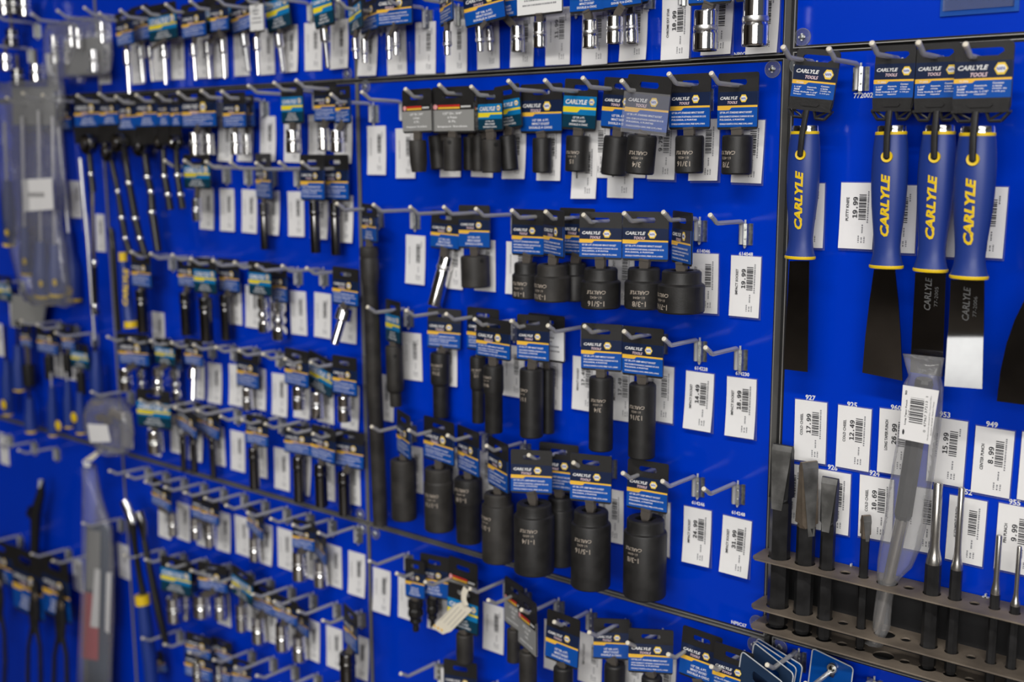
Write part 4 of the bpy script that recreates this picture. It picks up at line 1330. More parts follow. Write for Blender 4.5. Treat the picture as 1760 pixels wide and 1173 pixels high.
def depth_at(px, py, z):
    lo, hi = 0.0, 0.12
    for _ in range(50):
        m = (lo + hi) / 2
        if hit(px, py, m).z < z: lo = m
        else: hi = m
    return (lo + hi) / 2


z_top = hit(1358, 948, .002).z
WF = depth_at(1423, 988, z_top) * 1.13
z_mid = hit(1355, 1024, .002).z - .0040
z_bot = z_mid - (hit(1299, 1036, WF * .6).z - hit(1299, 1071, WF * .6).z)
print('RACK', z_top, z_mid, z_bot, WF)
UL = hit(1302, 958, WF * .6).x
UR = 1.16
rk = empty('tool_rack', T((UL, 0, z_top)))
tag(rk, 'dusty brown steel rack of three drilled plates holding chisels', 'tool rack')
WC = WF * .54
TOOLS = [  # name, body px at the top plate (x0,x1,y), shape, label
    ('cold_chisel', (1321, 1358, 958), 'wide', 765, 862, (1328, 1366), 'widest cold chisel, first in the rack beside the seam'),
    ('cold_chisel', (1367, 1400, 968), 'edge', 793, 905, (1372, 1402), 'cold chisel turned edge on, second in the rack'),
    ('cold_chisel', (1408, 1434, 976), 'wide', 821, 903, (1412, 1442), 'cold chisel with a square ground tip, third in the rack'),
    ('cold_chisel', (1476, 1492, 990), 'slim', 886, 925, (1484, 1494), 'smallest cold chisel, standing just before the bagged punch'),
    ('long_punch', (1505, 1545, 1003), 'bag', 0, 0, None, ''),
    ('alignment_punch', (1587, 1616, 1021), 'punch', 830, 967, (1604, 1621), 'thicker round shank punch right after the bagged one'),
    ('alignment_punch', (1630, 1652, 1030), 'punch', 838, 977, (1646, 1658), 'second long round shank punch in the rack'),
    ('pin_punch', (1700, 1718, 1047), 'punch', 920, 1019, (1711, 1722), 'short pin punch, first of the two short ones'),
    ('pin_punch', (1735, 1753, 1056), 'punch', 939, 1039, (1746, 1755), 'short pin punch closest to the frame edge'),
]
EXTRA = [(1453, 984), (1562, 1010), (1675, 1037), (1790, 1064)]
holes = []
for nm, (a, b_, y), *_ in TOOLS:
    p0, p1 = hit(a, y, WC), hit(b_, y, WC)
    rr = width_to_radius((a + b_) / 2, y, a, b_, WC)
    holes.append(((p0.x + p1.x) / 2, rr * (1.12 if nm == 'long_punch' else 1)))
xh = [(hit(x, y, WC).x, width_to_radius(x, y, x - 12, x + 12, WC) * .8) for x, y in EXTRA]
allh = sorted([(u, r_ + .0009) for u, r_ in holes] + xh)
for z, nm in ((z_top, 'top'), (z_mid, 'mid'), (z_bot, 'bot')):
    mb = MB()
    us = [UL + .006] + [(allh[i][0] + allh[i + 1][0]) / 2 for i in range(len(allh) - 1)] + [UR]
    for k, (u, hr) in enumerate(allh):
        x0_, x1_ = us[k], us[k + 1]
        hr = min(hr, (u - x0_) * .97, (x1_ - u) * .97)
        angs = sorted(set([math.atan2(c_, d_) % (2 * math.pi) for d_, c_ in ((x0_ - u, -WF + WC), (x1_ - u, -WF + WC), (x1_ - u, WC - .002), (x0_ - u, WC - .002))] + [2 * math.pi * i / 24 for i in range(24)]))
        O = [ray_rect(u, -WC, a, x0_, x1_, -WF, -.002) for a in angs]
        I = [(u + hr * math.cos(a), -WC + hr * math.sin(a)) for a in angs]
        n = len(angs); th = .0016
        vs = [(x, y, z) for x, y in O] + [(x, y, z) for x, y in I] + [(x, y, z - th) for x, y in O] + [(x, y, z - th) for x, y in I]
        fs = []
        for i in range(n):
            j = (i + 1) % n
            fs += [(i, j, n + j, n + i), (2 * n + i, 3 * n + i, 3 * n + j, 2 * n + j), (i, 2 * n + i, 2 * n + j, j), (n + i, n + j, 3 * n + j, 3 * n + i)]
        mb.add(vs, fs)
    # rounded free end
    c = [(UL + .006, -.002), (UL + .004, -.002), (UL, -.012)] + [(UL + .010 - .010 * math.cos(math.radians(a)), -WF + .010 - .010 * math.sin(math.radians(a))) for a in (0, 20, 40, 60)] + [(UL + .006, -WF)]
    c = c[::1]
    n = len(c)
    mb.add([(x, y, z) for x, y in c] + [(x, y, z - .0016) for x, y in c], [tuple(range(n)), tuple(range(2 * n - 1, n - 1, -1))] + [(i, i + n, (i + 1) % n + n, (i + 1) % n) for i in range(n)])
    mb.build('plate', 'rack_steel', rk, smooth=False, world=Matrix.Identity(4))
MB().box(UL + .008, UR, -WF + .002, -.003, z_bot - .0030, z_bot - .0018).build('hole_dark_plate', 'rack_black', rk, smooth=False, world=Matrix.Identity(4))  # black sheet added beneath so the drilled holes look dark
MB().box(UL + .010, UR, -.0022, -.0004, z_bot - .0016, z_top - .0010).build('back_plate', 'rack_black', rk, smooth=False, world=Matrix.Identity(4))  # carried down to the bottom plate, its black standing in for shade there
for x, y in ((1464, 975), (1695, 1027)):
    p = hit(x, y, .002)
    MB().box(p.x - .004, p.x + .004, -.004, -.001, z_top - .001, p.z).box(p.x - .0008, p.x + .0008, -.005, -.002, p.z - .002, p.z + .004).box(p.x - .003, p.x + .003, -.005, -.002, p.z - .0006, p.z + .0010) \
        .build('mounting_lug', 'pin_white', rk, smooth=False, world=Matrix.Identity(4))


def ngon(rx_, ry_, n, a0=0.0): return [(rx_ * math.cos(a0 + 2 * math.pi * k / n), ry_ * math.sin(a0 + 2 * math.pi * k / n)) for k in range(n)]


def loft(mb, rings, m=0, mats=None):
    n0 = len(mb.v); n = len(rings[0])
    for rg in rings: mb.v += [tuple(p) for p in rg]
    for k in range(len(rings) - 1):
        for i in range(n):
            j = (i + 1) % n
            mb.f.append((n0 + k * n + i, n0 + (k + 1) * n + i, n0 + (k + 1) * n + j, n0 + k * n + j)); mb.m.append(mats[k] if mats else m)
    mb.f.append(tuple(n0 + i for i in range(n))); mb.m.append(mats[0] if mats else m)
    b = n0 + (len(rings) - 1) * n
    mb.f.append(tuple(b + i for i in range(n - 1, -1, -1))); mb.m.append(mats[-1] if mats else m)


zb0 = z_bot + .0004
for (nm, (a, b_, y), shape, ytip, ysh, tipx, lab), (u, rr) in zip(TOOLS, holes):
    if shape == 'bag': continue
    r = empty(nm, T((u, -WC, zb0)))
    tag(r, lab, 'chisel' if 'chisel' in nm else 'punch', 'chisels and punches in the dusty rack')
    zt = hit((tipx[0] + tipx[1]) / 2, ytip, WC).z
    zs = hit((tipx[0] + tipx[1]) / 2, ysh, WC).z
    ut = (hit(tipx[0], ytip, WC).x + hit(tipx[1], ytip, WC).x) / 2
    u2 = u + (ut - u) * .5 if shape == 'punch' else u
    body, tipm = MB(), MB()
    base = [(u + x, -WC + yy, zb0 + .0002) for x, yy in ngon(rr * .78, rr * .78, 8, .39)]
    b2 = [(u + x, -WC + yy, zb0 + .004) for x, yy in ngon(rr, rr, 8, .39)]

    def ring(rx_, ry_, z, n=8, du=0.0):
        return [(u + du + x, -WC + yy, z) for x, yy in ngon(rx_, ry_, n, .39)]
    if shape == 'punch':
        loft(body, [ring(rr, rr, zs - .002), b2, base])
        body.build('body', 'chisel_black', r, smooth=False, world=Matrix.Identity(4))
        rt = width_to_radius(tipx[0], ytip, tipx[0], tipx[1], WC)
        n = 16
        c1 = .004 if rr > .006 else .003
        rings = []
        for f, z in ((.80, zt), (1.0, zt - .0012), (1.02, zs + (zt - zs) * .26), (1.10, zs + (zt - zs) * .17), (1.45, zs + (zt - zs) * .07), (min(2.0, rr / rt * .98), zs + .001), (rr / rt * .99, zs - .0022)):
            rings.append([(u + x, -WC + yy, z) for x, yy in ngon(rt * f, rt * f, n)])
        loft(tipm, rings)
        tipm.build('shank', 'punch_steel', r, world=Matrix.Identity(4), angle=.9)
        continue
    tw = width_to_radius(tipx[0], ytip, tipx[0], tipx[1], WC)
    if shape == 'wide':
        rx_, ry_ = tw, .0022
    elif shape == 'edge':
        rx_, ry_ = tw * .9, .0035
    else:
        rx_, ry_ = tw * .8, .0018
    rings = [ring(rr, rr, zs), b2, base]
    loft(body, rings)
    body.build('body', 'chisel_black', r, smooth=False, world=Matrix.Identity(4))
    ang = {'wide': 0.0, 'edge': math.radians(58), 'slim': math.radians(50)}[shape]

    def flat(hx, hy, z):
        pts_ = [(hx, hy * .3), (hx, hy), (-hx, hy), (-hx, hy * .3), (-hx, -hy * .3), (-hx, -hy), (hx, -hy), (hx, -hy * .3)]
        pts_ = [pts_[(k) % 8] for k in range(8)]
        return [(u + x * math.cos(ang) - yy * math.sin(ang), -WC + x * math.sin(ang) + yy * math.cos(ang), z) for x, yy in pts_]
    hx0 = rr * .97
    hx0 = rr * .97
    zt2 = zs - (zt - zs) * .12
    rings = [flat(tw if shape == 'wide' else hx0, .0012, zt), flat(max(hx0, tw) if shape == 'wide' else hx0, .0028, zt - .006), flat(hx0 * 1.0, rr * .72, zs + .004), ring(rr * .99, rr * .99, zs - .0005)]
    loft(tipm, rings)
    tipm.build('forged_tip', 'chisel_tan' if shape != 'wide' else 'chisel_black', r, smooth=False, world=Matrix.Identity(4))
    g = MB()
    for sgn in (1, -1):
        wt, wb = (tw if shape == 'wide' else hx0) * .985, hx0 * (.55 if shape == 'wide' else .40)
        yt, yb = .0019, rr * 1.0
        q4 = [(-wt, yt, zt - .0004), (-wt * 1.0, .0037, zt - .006), (-wb, yb, zt2), (wb, yb, zt2), (wt * 1.0, .0037, zt - .006), (wt, yt, zt - .0004)]
        vs4 = [(u + x * math.cos(ang) + sgn * yy * math.sin(ang), -WC + x * math.sin(ang) - sgn * yy * math.cos(ang), z) for x, yy, z in q4]
        ff = [(0, 1, 4, 5), (1, 2, 3, 4)]
        g.add(vs4, ff if sgn > 0 else [tuple(reversed(f)) for f in ff])
    g.build('ground_face', 'chisel_ground', r, smooth=False, world=Matrix.Identity(4))

# long taper punch in its clear bag, leaning in the rack
W1, W0 = .042, WC
CL = [(1589, 652), (1551, 893), (1523, 1006), (1507, 1086), (1501, 1112)]


def wz(y): return W0 + (W1 - W0) * (1045 - y) / 393.0


r = empty('bagged_punch', T(hit(1507, 1086, W0)))
tag(r, 'long taper punch in a crumpled clear bag with barcode sticker', 'punch')
pa, pb, pc = hit(1589, 652, wz(652)), hit(1551, 893, wz(893)), hit(1503, 1104, wz(1104))
MB().tube([pa, pa * .98 + pb * .02, pb * .96 + pa * .04, pb], [.0072, .0086, .0086, .0066], 8).build('body', 'chisel_black', r, smooth=False, world=Matrix.Identity(4))
MB().tube([pb * .99 + pa * .01, pb * .97 + pc * .03, pb * .7 + pc * .3, pb * .4 + pc * .6, pc], [.0066, .0066, .0060, .0050, .0042], 18).build('shank', 'punch_steel', r, world=Matrix.Identity(4), angle=1.0)
ST = [(1551, 1624, 612), (1556, 1620, 632), (1562, 1618, 648), (1553, 1622, 664), (1550, 1620, 700), (1546, 1616, 740), (1541, 1612, 765), (1533, 1606, 810), (1525, 1598, 860), (1520, 1592, 900), (1513, 1583, 935), (1508, 1568, 970), (1507, 1549, 990), (1509, 1539, 1004), (1505, 1534, 1030), (1501, 1531, 1062), (1500, 1530, 1078), (1503, 1520, 1098), (1486, 1518, 1108)]
mb = MB()
rings = []
random.seed(5)
NB = 20
for xl, xr, y in ST:
    ww = wz(y)
    a, b_ = hit(xl, y, ww), hit(xr, y, ww)
    cx_, hw_ = (a.x + b_.x) / 2, (b_.x - a.x) / 2
    dp = .0105 if 640 < y < 985 else (.0015 if y < 630 else min(hw_ * .8, .0068))
    rg = []
    for k in range(NB):
        t_ = 2 * math.pi * k / NB
        j = 1 + random.uniform(-.05, .05)
        rg.append((cx_ + hw_ * math.cos(t_), -ww + dp * j * math.sin(t_), (a.z + b_.z) / 2 + random.uniform(-.0004, .0004)))
    rings.append(rg)
loft(mb, rings)
mb.build('clear_bag', 'clear_film', r, world=Matrix.Identity(4), angle=1.6)
ws = wz(668) + .0125
q = [hit(x, y, ws) for x, y in ((1552, 662), (1614, 672), (1599, 765), (1545, 754))]
mb = MB()
mb.add([tuple(p) for p in q] + [(p.x, p.y + .0004, p.z) for p in q], [(0, 3, 2, 1), (4, 5, 6, 7), (0, 1, 5, 4), (1, 2, 6, 5), (2, 3, 7, 6), (3, 0, 4, 7)])
st = mb.build('sticker', 'paper', r, smooth=False, world=Matrix.Identity(4))
eX = (q[1] - q[0]); eZ = (q[0] - q[3])
sw, sh = eX.length, eZ.length
B = Matrix((((q[1] - q[0]) / sw).to_tuple() + (0,), (0, 0, 0, 0), ((q[0] - q[3]) / sh).to_tuple() + (0,), (0, 0, 0, 1)))
BM = Matrix.Identity(4)
for i in range(3):
    BM[i][0] = (eX / sw)[i]; BM[i][2] = (eZ / sh)[i]; BM[i][1] = (0, 1, 0)[i]; BM[i][3] = q[3][i]
pr = MB()
bars(pr, sw * .24, sw * .62, sh * .34, sh * .80)
write(pr, 'Long Taper Punch', sw * .17, sh * .28, h=sw * .055, w=sh * .46, up=True, bold=.02)
write(pr, '4" x 18"', sw * .235, sh * .42, h=sw * .04, w=sh * .14, up=True)
write(pr, '903', sw * .13, sh * .83, h=sw * .055, w=sh * .08, up=True, bold=.03)
write(pr, '0  47967 37213  1', sw * .72, sh * .20, h=sw * .065, w=sh * .66, up=True)
write(pr, 'Manufactured for BALKAMP INC., Corporate Office', sw * .82, sh * .06, h=sw * .04, w=sh * .82, up=True)
write(pr, 'Plainfield, IN 46168  Made in Taiwan', sw * .90, sh * .16, h=sw * .04, w=sh * .62, up=True)
pr.add([(sw * (.11 + .03 * math.cos(t_ * .5236)), 0, sh * (.14 + .05 * math.sin(t_ * .5236))) for t_ in range(12)], [tuple(range(12))])
pr.build('barcode_print', 'ink', st, smooth=False, world=BM @ T((0, -.0004, 0)))

# ------------------------------------------------------------------ cards at the foot of the knife panel
def big_card(px0, px1, ytop, w, yaw, roll, plate, label, H=.11, name='hang_card', letter=True, edge=True):
    xm = (px0 + px1) / 2
    c = hit(xm, ytop, w)
    n = Vector((math.sin(math.radians(yaw)), -math.cos(math.radians(yaw)), 0)); ax = Vector((math.cos(math.radians(yaw)), math.sin(math.radians(yaw)), 0))
    d0, d1 = view_dir(px0, ytop), view_dir(px1, ytop)
    W = ((CAM + d1 * ((c - CAM).dot(n) / d1.dot(n))) - (CAM + d0 * ((c - CAM).dot(n) / d0.dot(n)))).dot(ax)
    M = T(c) @ RZ(yaw) @ RY(roll)
    r = empty(name, M)
    tag(r, label, 'hang card')
    place('card_plate', plate, r, local=S3(W, 1, H))
    if edge:
        rc = .07
        pts = []
        for qx, qz, a0 in ((.5 - rc, -rc * W / H, 0), (-.5 + rc, -rc * W / H, 90), (-.5 + rc, -1 + rc, 180), (.5 - rc, -1 + rc, 270)):
            for k in range(4):
                a = math.radians(a0 + 30 * k)
                pts.append((W * (qx + rc * math.cos(a)), -.0008, H * qz + rc * W * math.sin(a)))
        pts.append(pts[0])
        MB().tube(pts, .0007, 6, caps=False).build('clear_edge', 'sleeve_edge', r, world=M)
    if letter:
        mb = MB()
        write(mb, 'CARLYLE', -.30 * W, -.37 * H, h=.055 * W * 2, w=.62 * W, shear=.25, bold=.03, m=0)
        write(mb, 'TOOLS', .30 * W, -.46 * H, h=.045 * W * 2, w=.34 * W, align='r', shear=.25, bold=.03, m=1)
        mb.build('lettering', ['tag_white', 'tag_rose'], r, smooth=False, world=M @ T((0, -.0014, 0)))
    return r


mat('sleeve_edge', (0.60, 0.62, 0.64), 0.25)
hooks('n1', [(1318, 1144), (1384, 1176), (1452, 1196)])
big_card(1300, 1381, 1120, .020, -14, 8, PLATE_B, 'pale blue plastic card at the rear under the rack corner', letter=False)
big_card(1297, 1371, 1124, .030, -16, 9, PLATE_B, 'second pale blue plastic card, between slate card and rear one', letter=False)
big_card(1295, 1366, 1131, .045, -22, 9, PLATE_N, 'slate coloured card with clear edge behind the navy one', letter=False)
big_card(1274, 1348, 1146, .066, -20, 9, PLATE_N, 'navy clear edged card in front, reading CARLYLE TOOLS')
c2 = big_card(1396, 1468, 1131, .018, -10, 5, PLATE_B, 'blue card with a metal eyelet on a bare looking hook', letter=False)
p = hit(1431, 1149, .020)
MB().lathe([(.0032, .002), (.0052, .0022), (.0060, .001), (.0060, -.001)], 20, cap0=False, mx=RX(90)).build('eyelet', 'chrome', c2, world=T(p))

# ------------------------------------------------------------------ the chrome socket panel (out of focus)
def hook_base(row, pts):
    for x, y in pts:
        p = hit(x, y, .006)
        HOOKS.append(dict(u=p.x, z=p.z, row=row, load=None, n=len(HOOKS)))


hooks('l0', [(x, 264 - .135 * (x + 1575) - 6) for x in (170, 206, 244, 284, 326, 370, 414, 460, 508, 545)])
hooks('l1', [(169, 161), (198, 166), (233, 163), (268, 162), (305, 159), (345, 156), (380, 157)])
hooks('l1b', [(426, 147), (470, 142), (508, 138), (568, 162)])
hooks('l2', [(282, 276), (316, 276), (353, 278), (395, 279), (439, 280), (479, 279), (518, 279), (578, 350)][:7])
hooks('m2', [(578, 350)])
hooks('l3', [(225, 433), (258, 436), (295, 438), (327, 445), (365, 448), (402, 451), (440, 456), (484, 457), (526, 461)])
hooks('l4', [(184, 579), (222, 583), (258, 586), (294, 589), (332, 593), (370, 597), (410, 603), (451, 609), (489, 617), (533, 623)])
hooks('l5', [(240, 688), (270, 694), (300, 701), (339, 706), (378, 716), (415, 722), (455, 729), (495, 738), (537, 746)])
hook_base('l6', [(252, 804), (283, 812), (314, 822), (348, 831), (382, 840), (417, 849), (453, 861), (490, 873), (530, 883), (568, 893), (612, 906)])
hook_base('l7', [(277, 945), (313, 952), (351, 961), (392, 970), (428, 985), (462, 996), (498, 1009), (535, 1021), (576, 1037), (618, 1052)])
hook_base('l8', [(307, 1084), (345, 1094), (388, 1107), (430, 1119), (467, 1131), (504, 1145), (543, 1160), (585, 1174)])
hooks('f0', [(54, 24), (98, 18), (144, 13)])
hooks('f1', [(10, 168), (38, 160), (72, 163), (132, 164), (106, 172)][:4])
hook_base('f2', [(60, 40), (50, 84)])
hook_base('f3', [(56, 760), (94, 770), (14, 748)])
hook_base('f4', [(32, 921), (115, 944), (152, 955), (205, 892)])
hook_base('f5', [(35, 484), (100, 553), (128, 560), (160, 573), (222, 672)])

ROWN = {'l0': 'top row', 'l1': 'second row', 'l2': 'third row', 'l3': 'fourth row', 'l4': 'fifth row', 'l5': 'sixth row', 'l6': 'seventh row', 'l7': 'eighth row', 'l8': 'lowest row'}
# (row, x0,y0,x1,y1 of the printed label, design, yaw, roll, (kind,x0,y0,x1,y1) or None, finish)
LEFT = [
    ('l0', 200, 40, 228, 77, 'A', 0, -4, ('cX', 213, 86, 228, 162), 0), ('l0', 226, 30, 257, 69, 'A', 0, -5, ('cX', 237, 78, 251, 142), -3), ('l0', 256, 27, 304, 68, 'B', 0, -2, ('cX', 254, 80, 265, 141), -4), ('l0', 268, 30, 300, 66, 'A', 0, 0, ('cX', 277, 75, 290, 146), 0),
    ('l0', 313, 25, 353, 63, 'A', 0, -2, ('cX', 328, 75, 341, 139), -2), ('l0', 351, 13, 398, 54, 'B', 0, -1, ('cX', 352, 72, 365, 136), -3), ('l0', 362, 16, 392, 52, 'A', 0, -1, ('cX', 378, 68, 391, 136), -2), ('l0', 396, 12, 436, 52, 'A', 0, -9, ('cX', 416, 58, 431, 125), -8),
    ('l0', 430, 7, 453, 53, 'W', 0, 0, ('cX', 436, 64, 449, 130), -1), ('l0', 456, -2, 497, 50, 'B', 0, -9, ('cX', 475, 58, 491, 125), -8), ('l0', 538, -8, 571, 44, 'B', 0, -8, ('cX', 552, 49, 569, 118), -6),
    ('l1', 311, 176, 371, 217, 'A', 0, 0, ('cA', 325, 228, 347, 268), 0), ('l1', 340, 180, 372, 216, 'A', 0, 0, ('cA', 351, 230, 369, 266), 0), ('l1', 384, 179, 422, 218, 'A', 0, 0, ('cA', 396, 228, 416, 266), 0), ('l1', 414, 182, 436, 217, 'A', -20, 0, ('cA', 417, 230, 432, 266), 0),
    ('l1b', 484, 166, 521, 210, 'B', 0, 0, ('cA', 491, 223, 518, 263), 0), ('l1b', 540, 164, 578, 207, 'A', 0, 0, ('cA', 545, 220, 567, 259), 0), ('l1b', 577, 169, 602, 210, 'A', -10, 0, ('cA', 568, 223, 592, 262), 0),
    ('l2', 316, 285, 361, 322, 'B', 0, 0, ('cA', 330, 341, 347, 380), 0), ('l2', 440, 290, 466, 340, 'A', -20, 0, ('cD', 446, 349, 464, 429), 1), ('l2', 517, 292, 557, 342, 'A', 0, 0, ('cD', 532, 345, 551, 435), 1), ('l2', 553, 292, 599, 342, 'A', 0, 0, ('cD', 567, 348, 587, 439), 1),
    ('l3', 226, 453, 259, 492, 'A', 0, 0, ('cD', 233, 497, 256, 572), 1), ('l3', 306, 461, 338, 492, 'A', 0, 0, ('cD', 309, 502, 331, 577), 1), ('l3', 334, 464, 371, 502, 'B', 0, 0, ('cD', 342, 511, 367, 587), 1), ('l3', 376, 464, 411, 500, 'A', 0, 0, ('cD', 378, 506, 399, 585), 1),
    ('l3', 428, 469, 466, 506, 'B', 0, 0, ('uj', 443, 511, 462, 572), 0), ('l3', 466, 476, 493, 517, 'A', -10, 0, ('uj', 466, 516, 493, 585), 0), ('l3', 572, 482, 616, 523, 'A', 0, 2, ('cX', 571, 528, 598, 594), 9),
    ('l4', 200, 592, 258, 626, 'A', 0, -3, ('cA', 205, 632, 228, 672), 0), ('l4', 232, 596, 262, 622, 'A', 0, 0, ('uj', 236, 634, 254, 684), -4), ('l4', 268, 598, 300, 626, 'B', 0, 0, ('uj', 262, 632, 282, 680), 5), ('l4', 284, 602, 312, 628, 'A', -10, 10, ('uj', 293, 634, 312, 688), -4), ('l4', 318, 598, 348, 627, 'A', 0, 0, ('cX', 323, 633, 343, 688), -4),
    ('l4', 408, 624, 444, 664, 'A', 0, 2, ('cA', 416, 666, 436, 706), 0), ('l4', 490, 622, 530, 662, 'A', 0, 2, ('cA', 502, 664, 525, 705), 0), ('l4', 529, 632, 572, 672, 'B', -8, 10, ('cA', 534, 672, 557, 720), 1), ('l4', 572, 635, 613, 677, 'A', 0, 0, ('cA', 580, 680, 603, 726), 0),
    ('l5', 236, 692, 293, 733, 'B', 0, 0, ('cA', 253, 739, 281, 780), 0), ('l5', 305, 716, 333, 742, 'A', -25, 10, ('cD', 309, 746, 321, 811), 1), ('l5', 312, 718, 338, 744, 'A', -25, 10, ('cD', 327, 746, 340, 813), 1), ('l5', 336, 716, 377, 746, 'A', -15, 9, ('cD', 360, 753, 373, 823), 1),
    ('l5', 423, 732, 461, 764, 'A', -5, 3, ('cD', 427, 769, 447, 841), 1), ('l5', 489, 748, 536, 779, 'A', 0, 2, ('cD', 503, 784, 526, 864), 1), ('l5', 535, 754, 576, 791, 'A', -10, 5, ('cD', 540, 797, 564, 872), 1), ('l5', 576, 762, 625, 802, 'A', 0, 3, ('cD', 580, 810, 604, 887), 1),
    ('l6', 262, 843, 294, 873, 'A', -30, 9, ('cA', 289, 880, 306, 922), 0), ('l6', 330, 866, 371, 893, 'A', -6, 3, ('cA', 327, 888, 347, 928), 0), ('l6', 346, 872, 376, 898, 'A', -10, 3, ('cA', 352, 899, 370, 941), 0), ('l6', 426, 890, 452, 917, 'A', -30, 10, ('cA', 428, 922, 449, 966), 0),
    ('l6', 503, 912, 541, 944, 'A', 0, 3, ('cA', 502, 945, 528, 999), 0), ('l6', 540, 930, 560, 960, 'A', -50, 4, ('cA', 539, 961, 564, 1010), 0),
    ('l7', 277, 980, 328, 1019, 'B', 0, 2, ('cA', 286, 1024, 314, 1071), 0), ('l7', 300, 986, 336, 1018, 'A', 0, 0, ('cA', 311, 1020, 330, 1066), 0), ('l7', 341, 985, 390, 1015, 'A', 0, 0, ('cA', 332, 1019, 362, 1063), 0), ('l7', 366, 990, 394, 1016, 'A', -8, 0, ('cA', 368, 1021, 390, 1066), 0), ('l7', 400, 998, 434, 1030, 'B', -20, 6, ('cA', 405, 1037, 426, 1086), 0),
    ('l7', 433, 1022, 477, 1052, 'A', -10, 5, ('cA', 432, 1057, 457, 1107), 0), ('l7', 471, 1042, 511, 1068, 'A', -10, 5, ('cA', 473, 1070, 498, 1120), 0), ('l7', 500, 1058, 530, 1085, 'A', -40, 5, ('cA', 502, 1090, 528, 1138), 0), ('l7', 592, 1070, 614, 1112, 'A', -55, 0, ('cD', 583, 1119, 613, 1205), 1),
    ('l8', 320, 1104, 362, 1128, 'A', 0, 3, ('cA', 330, 1136, 352, 1180), 0), ('l8', 364, 1112, 398, 1134, 'A', -6, 3, ('cA', 366, 1140, 388, 1186), 0), ('l8', 318, 1132, 364, 1166, 'A', 0, 3, None, 0), ('l8', 368, 1144, 397, 1172, 'A', 0, 3, None, 0), ('l8', 400, 1150, 432, 1178, 'A', 0, 3, None, 0), ('l8', 258, 1134, 284, 1156, 'A', 0, -20, None, 0),
]
cnt = {}
for e in LEFT: cnt[e[0].rstrip('b')] = cnt.get(e[0].rstrip('b'), 0) + 1
seen = {}
KN = {'cA': 'short chrome socket', 'cD': 'deep dark chrome socket', 'cX': 'slim bright chrome bit socket', 'uj': 'chrome universal joint', None: 'loose hang tag'}
DN = {'A': 'a navy and orange tag', 'B': 'a teal and yellow tag', 'W': 'a blank white tag', 'C': 'a navy tag'}
for (row, x0, y0, x1, y1, dz, yaw, roll, sk, lean) in LEFT:
    rr = row.rstrip('b')
    k = seen.get(rr, 0); seen[rr] = k + 1
    h = y1 - y0
    full = (x0, y0 - .52 * h, x1, y1 + .07 * h)
    kd = sk[0] if sk else None
    lab = f"{KN[kd]} on {DN[dz]}, {ORD[k]} along the {ROWN[rr]}"
    w = .021 if k % 2 else .047
    kw = {}
    if rr in ('l5', 'l6', 'l7', 'l8') and yaw > -28: yaw += 13
    if sk:
        if sk[0] == 'cD': kw['finish'] = 'black_chrome'
        if lean and sk[0] != 'cD': kw['lean'] = lean
        if sk[0] == 'cX' and y0 > 400: kw['pitch'] = 16 if y0 < 550 else 8.5
    # the row sits on the wall nearest to the photographed hook
    carded(row, full, yaw, roll, dz, sk, lab, cat='socket' if sk else 'hang tag', group=f'{ROWN[rr]} of the chrome socket panel', w=w, name={'uj': 'universal_joint', None: 'hang_card'}.get(kd, 'chrome_socket'), **kw)

LL = [(226, 70, 251, 148, 'l0'), (261, 65, 286, 142, 'l0'), (295, 60, 320, 140, 'l0'), (338, 60, 364, 138, 'l0'), (366, 55, 394, 137, 'l0'), (403, 50, 432, 134, 'l0'), (446, 61, 473, 132, 'l0'), (485, 43, 515, 128, 'l0'), (525, 41, 556, 125, 'l0'), (570, 33, 600, 122, 'l0'),
      (338, 205, 366, 276, 'l1'), (377, 205, 406, 281, 'l1'), (411, 205, 439, 281, 'l1'), (448, 202, 478, 281, 'l1'), (491, 205, 519, 283, 'l1'), (532, 205, 562, 281, 'l1'), (577, 205, 607, 285, 'l1'),
      (345, 323, 371, 398, 'l2'), (379, 323, 407, 401, 'l2'), (417, 326, 446, 404, 'l2'), (456, 328, 484, 407, 'l2'), (496, 329, 525, 410, 'l2'), (537, 335, 567, 414, 'l2'), (579, 336, 609, 420, 'l2'),
      (392, 490, 418, 561, 'l3'), (424, 489, 450, 567, 'l3'), (466, 492, 492, 572, 'l3'), (499, 494, 530, 579, 'l3'), (542, 500, 572, 584, 'l3'), (585, 510, 615, 593, 'l3'), (266, 540, 284, 606, 'l3'),
      (330, 616, 356, 688, 'l4'), (358, 623, 386, 696, 'l4'), (394, 626, 423, 700, 'l4'), (433, 632, 461, 707, 'l4'), (468, 641, 498, 718, 'l4'), (507, 645, 536, 722, 'l4'), (546, 650, 577, 731, 'l4'), (590, 660, 620, 741, 'l4'),
      (205, 705, 236, 773, 'l5'), (254, 712, 282, 786, 'l5'), (293, 712, 319, 782, 'l5'), (326, 720, 353, 795, 'l5'), (362, 728, 390, 803, 'l5'), (397, 735, 425, 813, 'l5'), (434, 745, 462, 823, 'l5'), (472, 765, 501, 845, 'l5'), (509, 770, 538, 852, 'l5'), (548, 780, 578, 862, 'l5'), (590, 785, 621, 870, 'l5'),
      (273, 850, 298, 928, 'l6'), (305, 855, 331, 932, 'l6'), (340, 862, 366, 942, 'l6'), (374, 870, 400, 950, 'l6'), (406, 880, 430, 958, 'l6'), (445, 893, 472, 972, 'l6'), (479, 908, 505, 982, 'l6'), (520, 915, 549, 996, 'l6'), (560, 926, 590, 1012, 'l6'), (599, 943, 631, 1026, 'l6'),
      (371, 1005, 400, 1078, 'l7'), (424, 1030, 446, 1090, 'l7'), (455, 1040, 477, 1108, 'l7'), (492, 1050, 512, 1112, 'l7'), (524, 1060, 553, 1138, 'l7'), (561, 1072, 592, 1152, 'l7'), (606, 1088, 637, 1168, 'l7'), (395, 1150, 425, 1220, 'l8'), (560, 1190, 590, 1260, 'l8')]
seen = {}
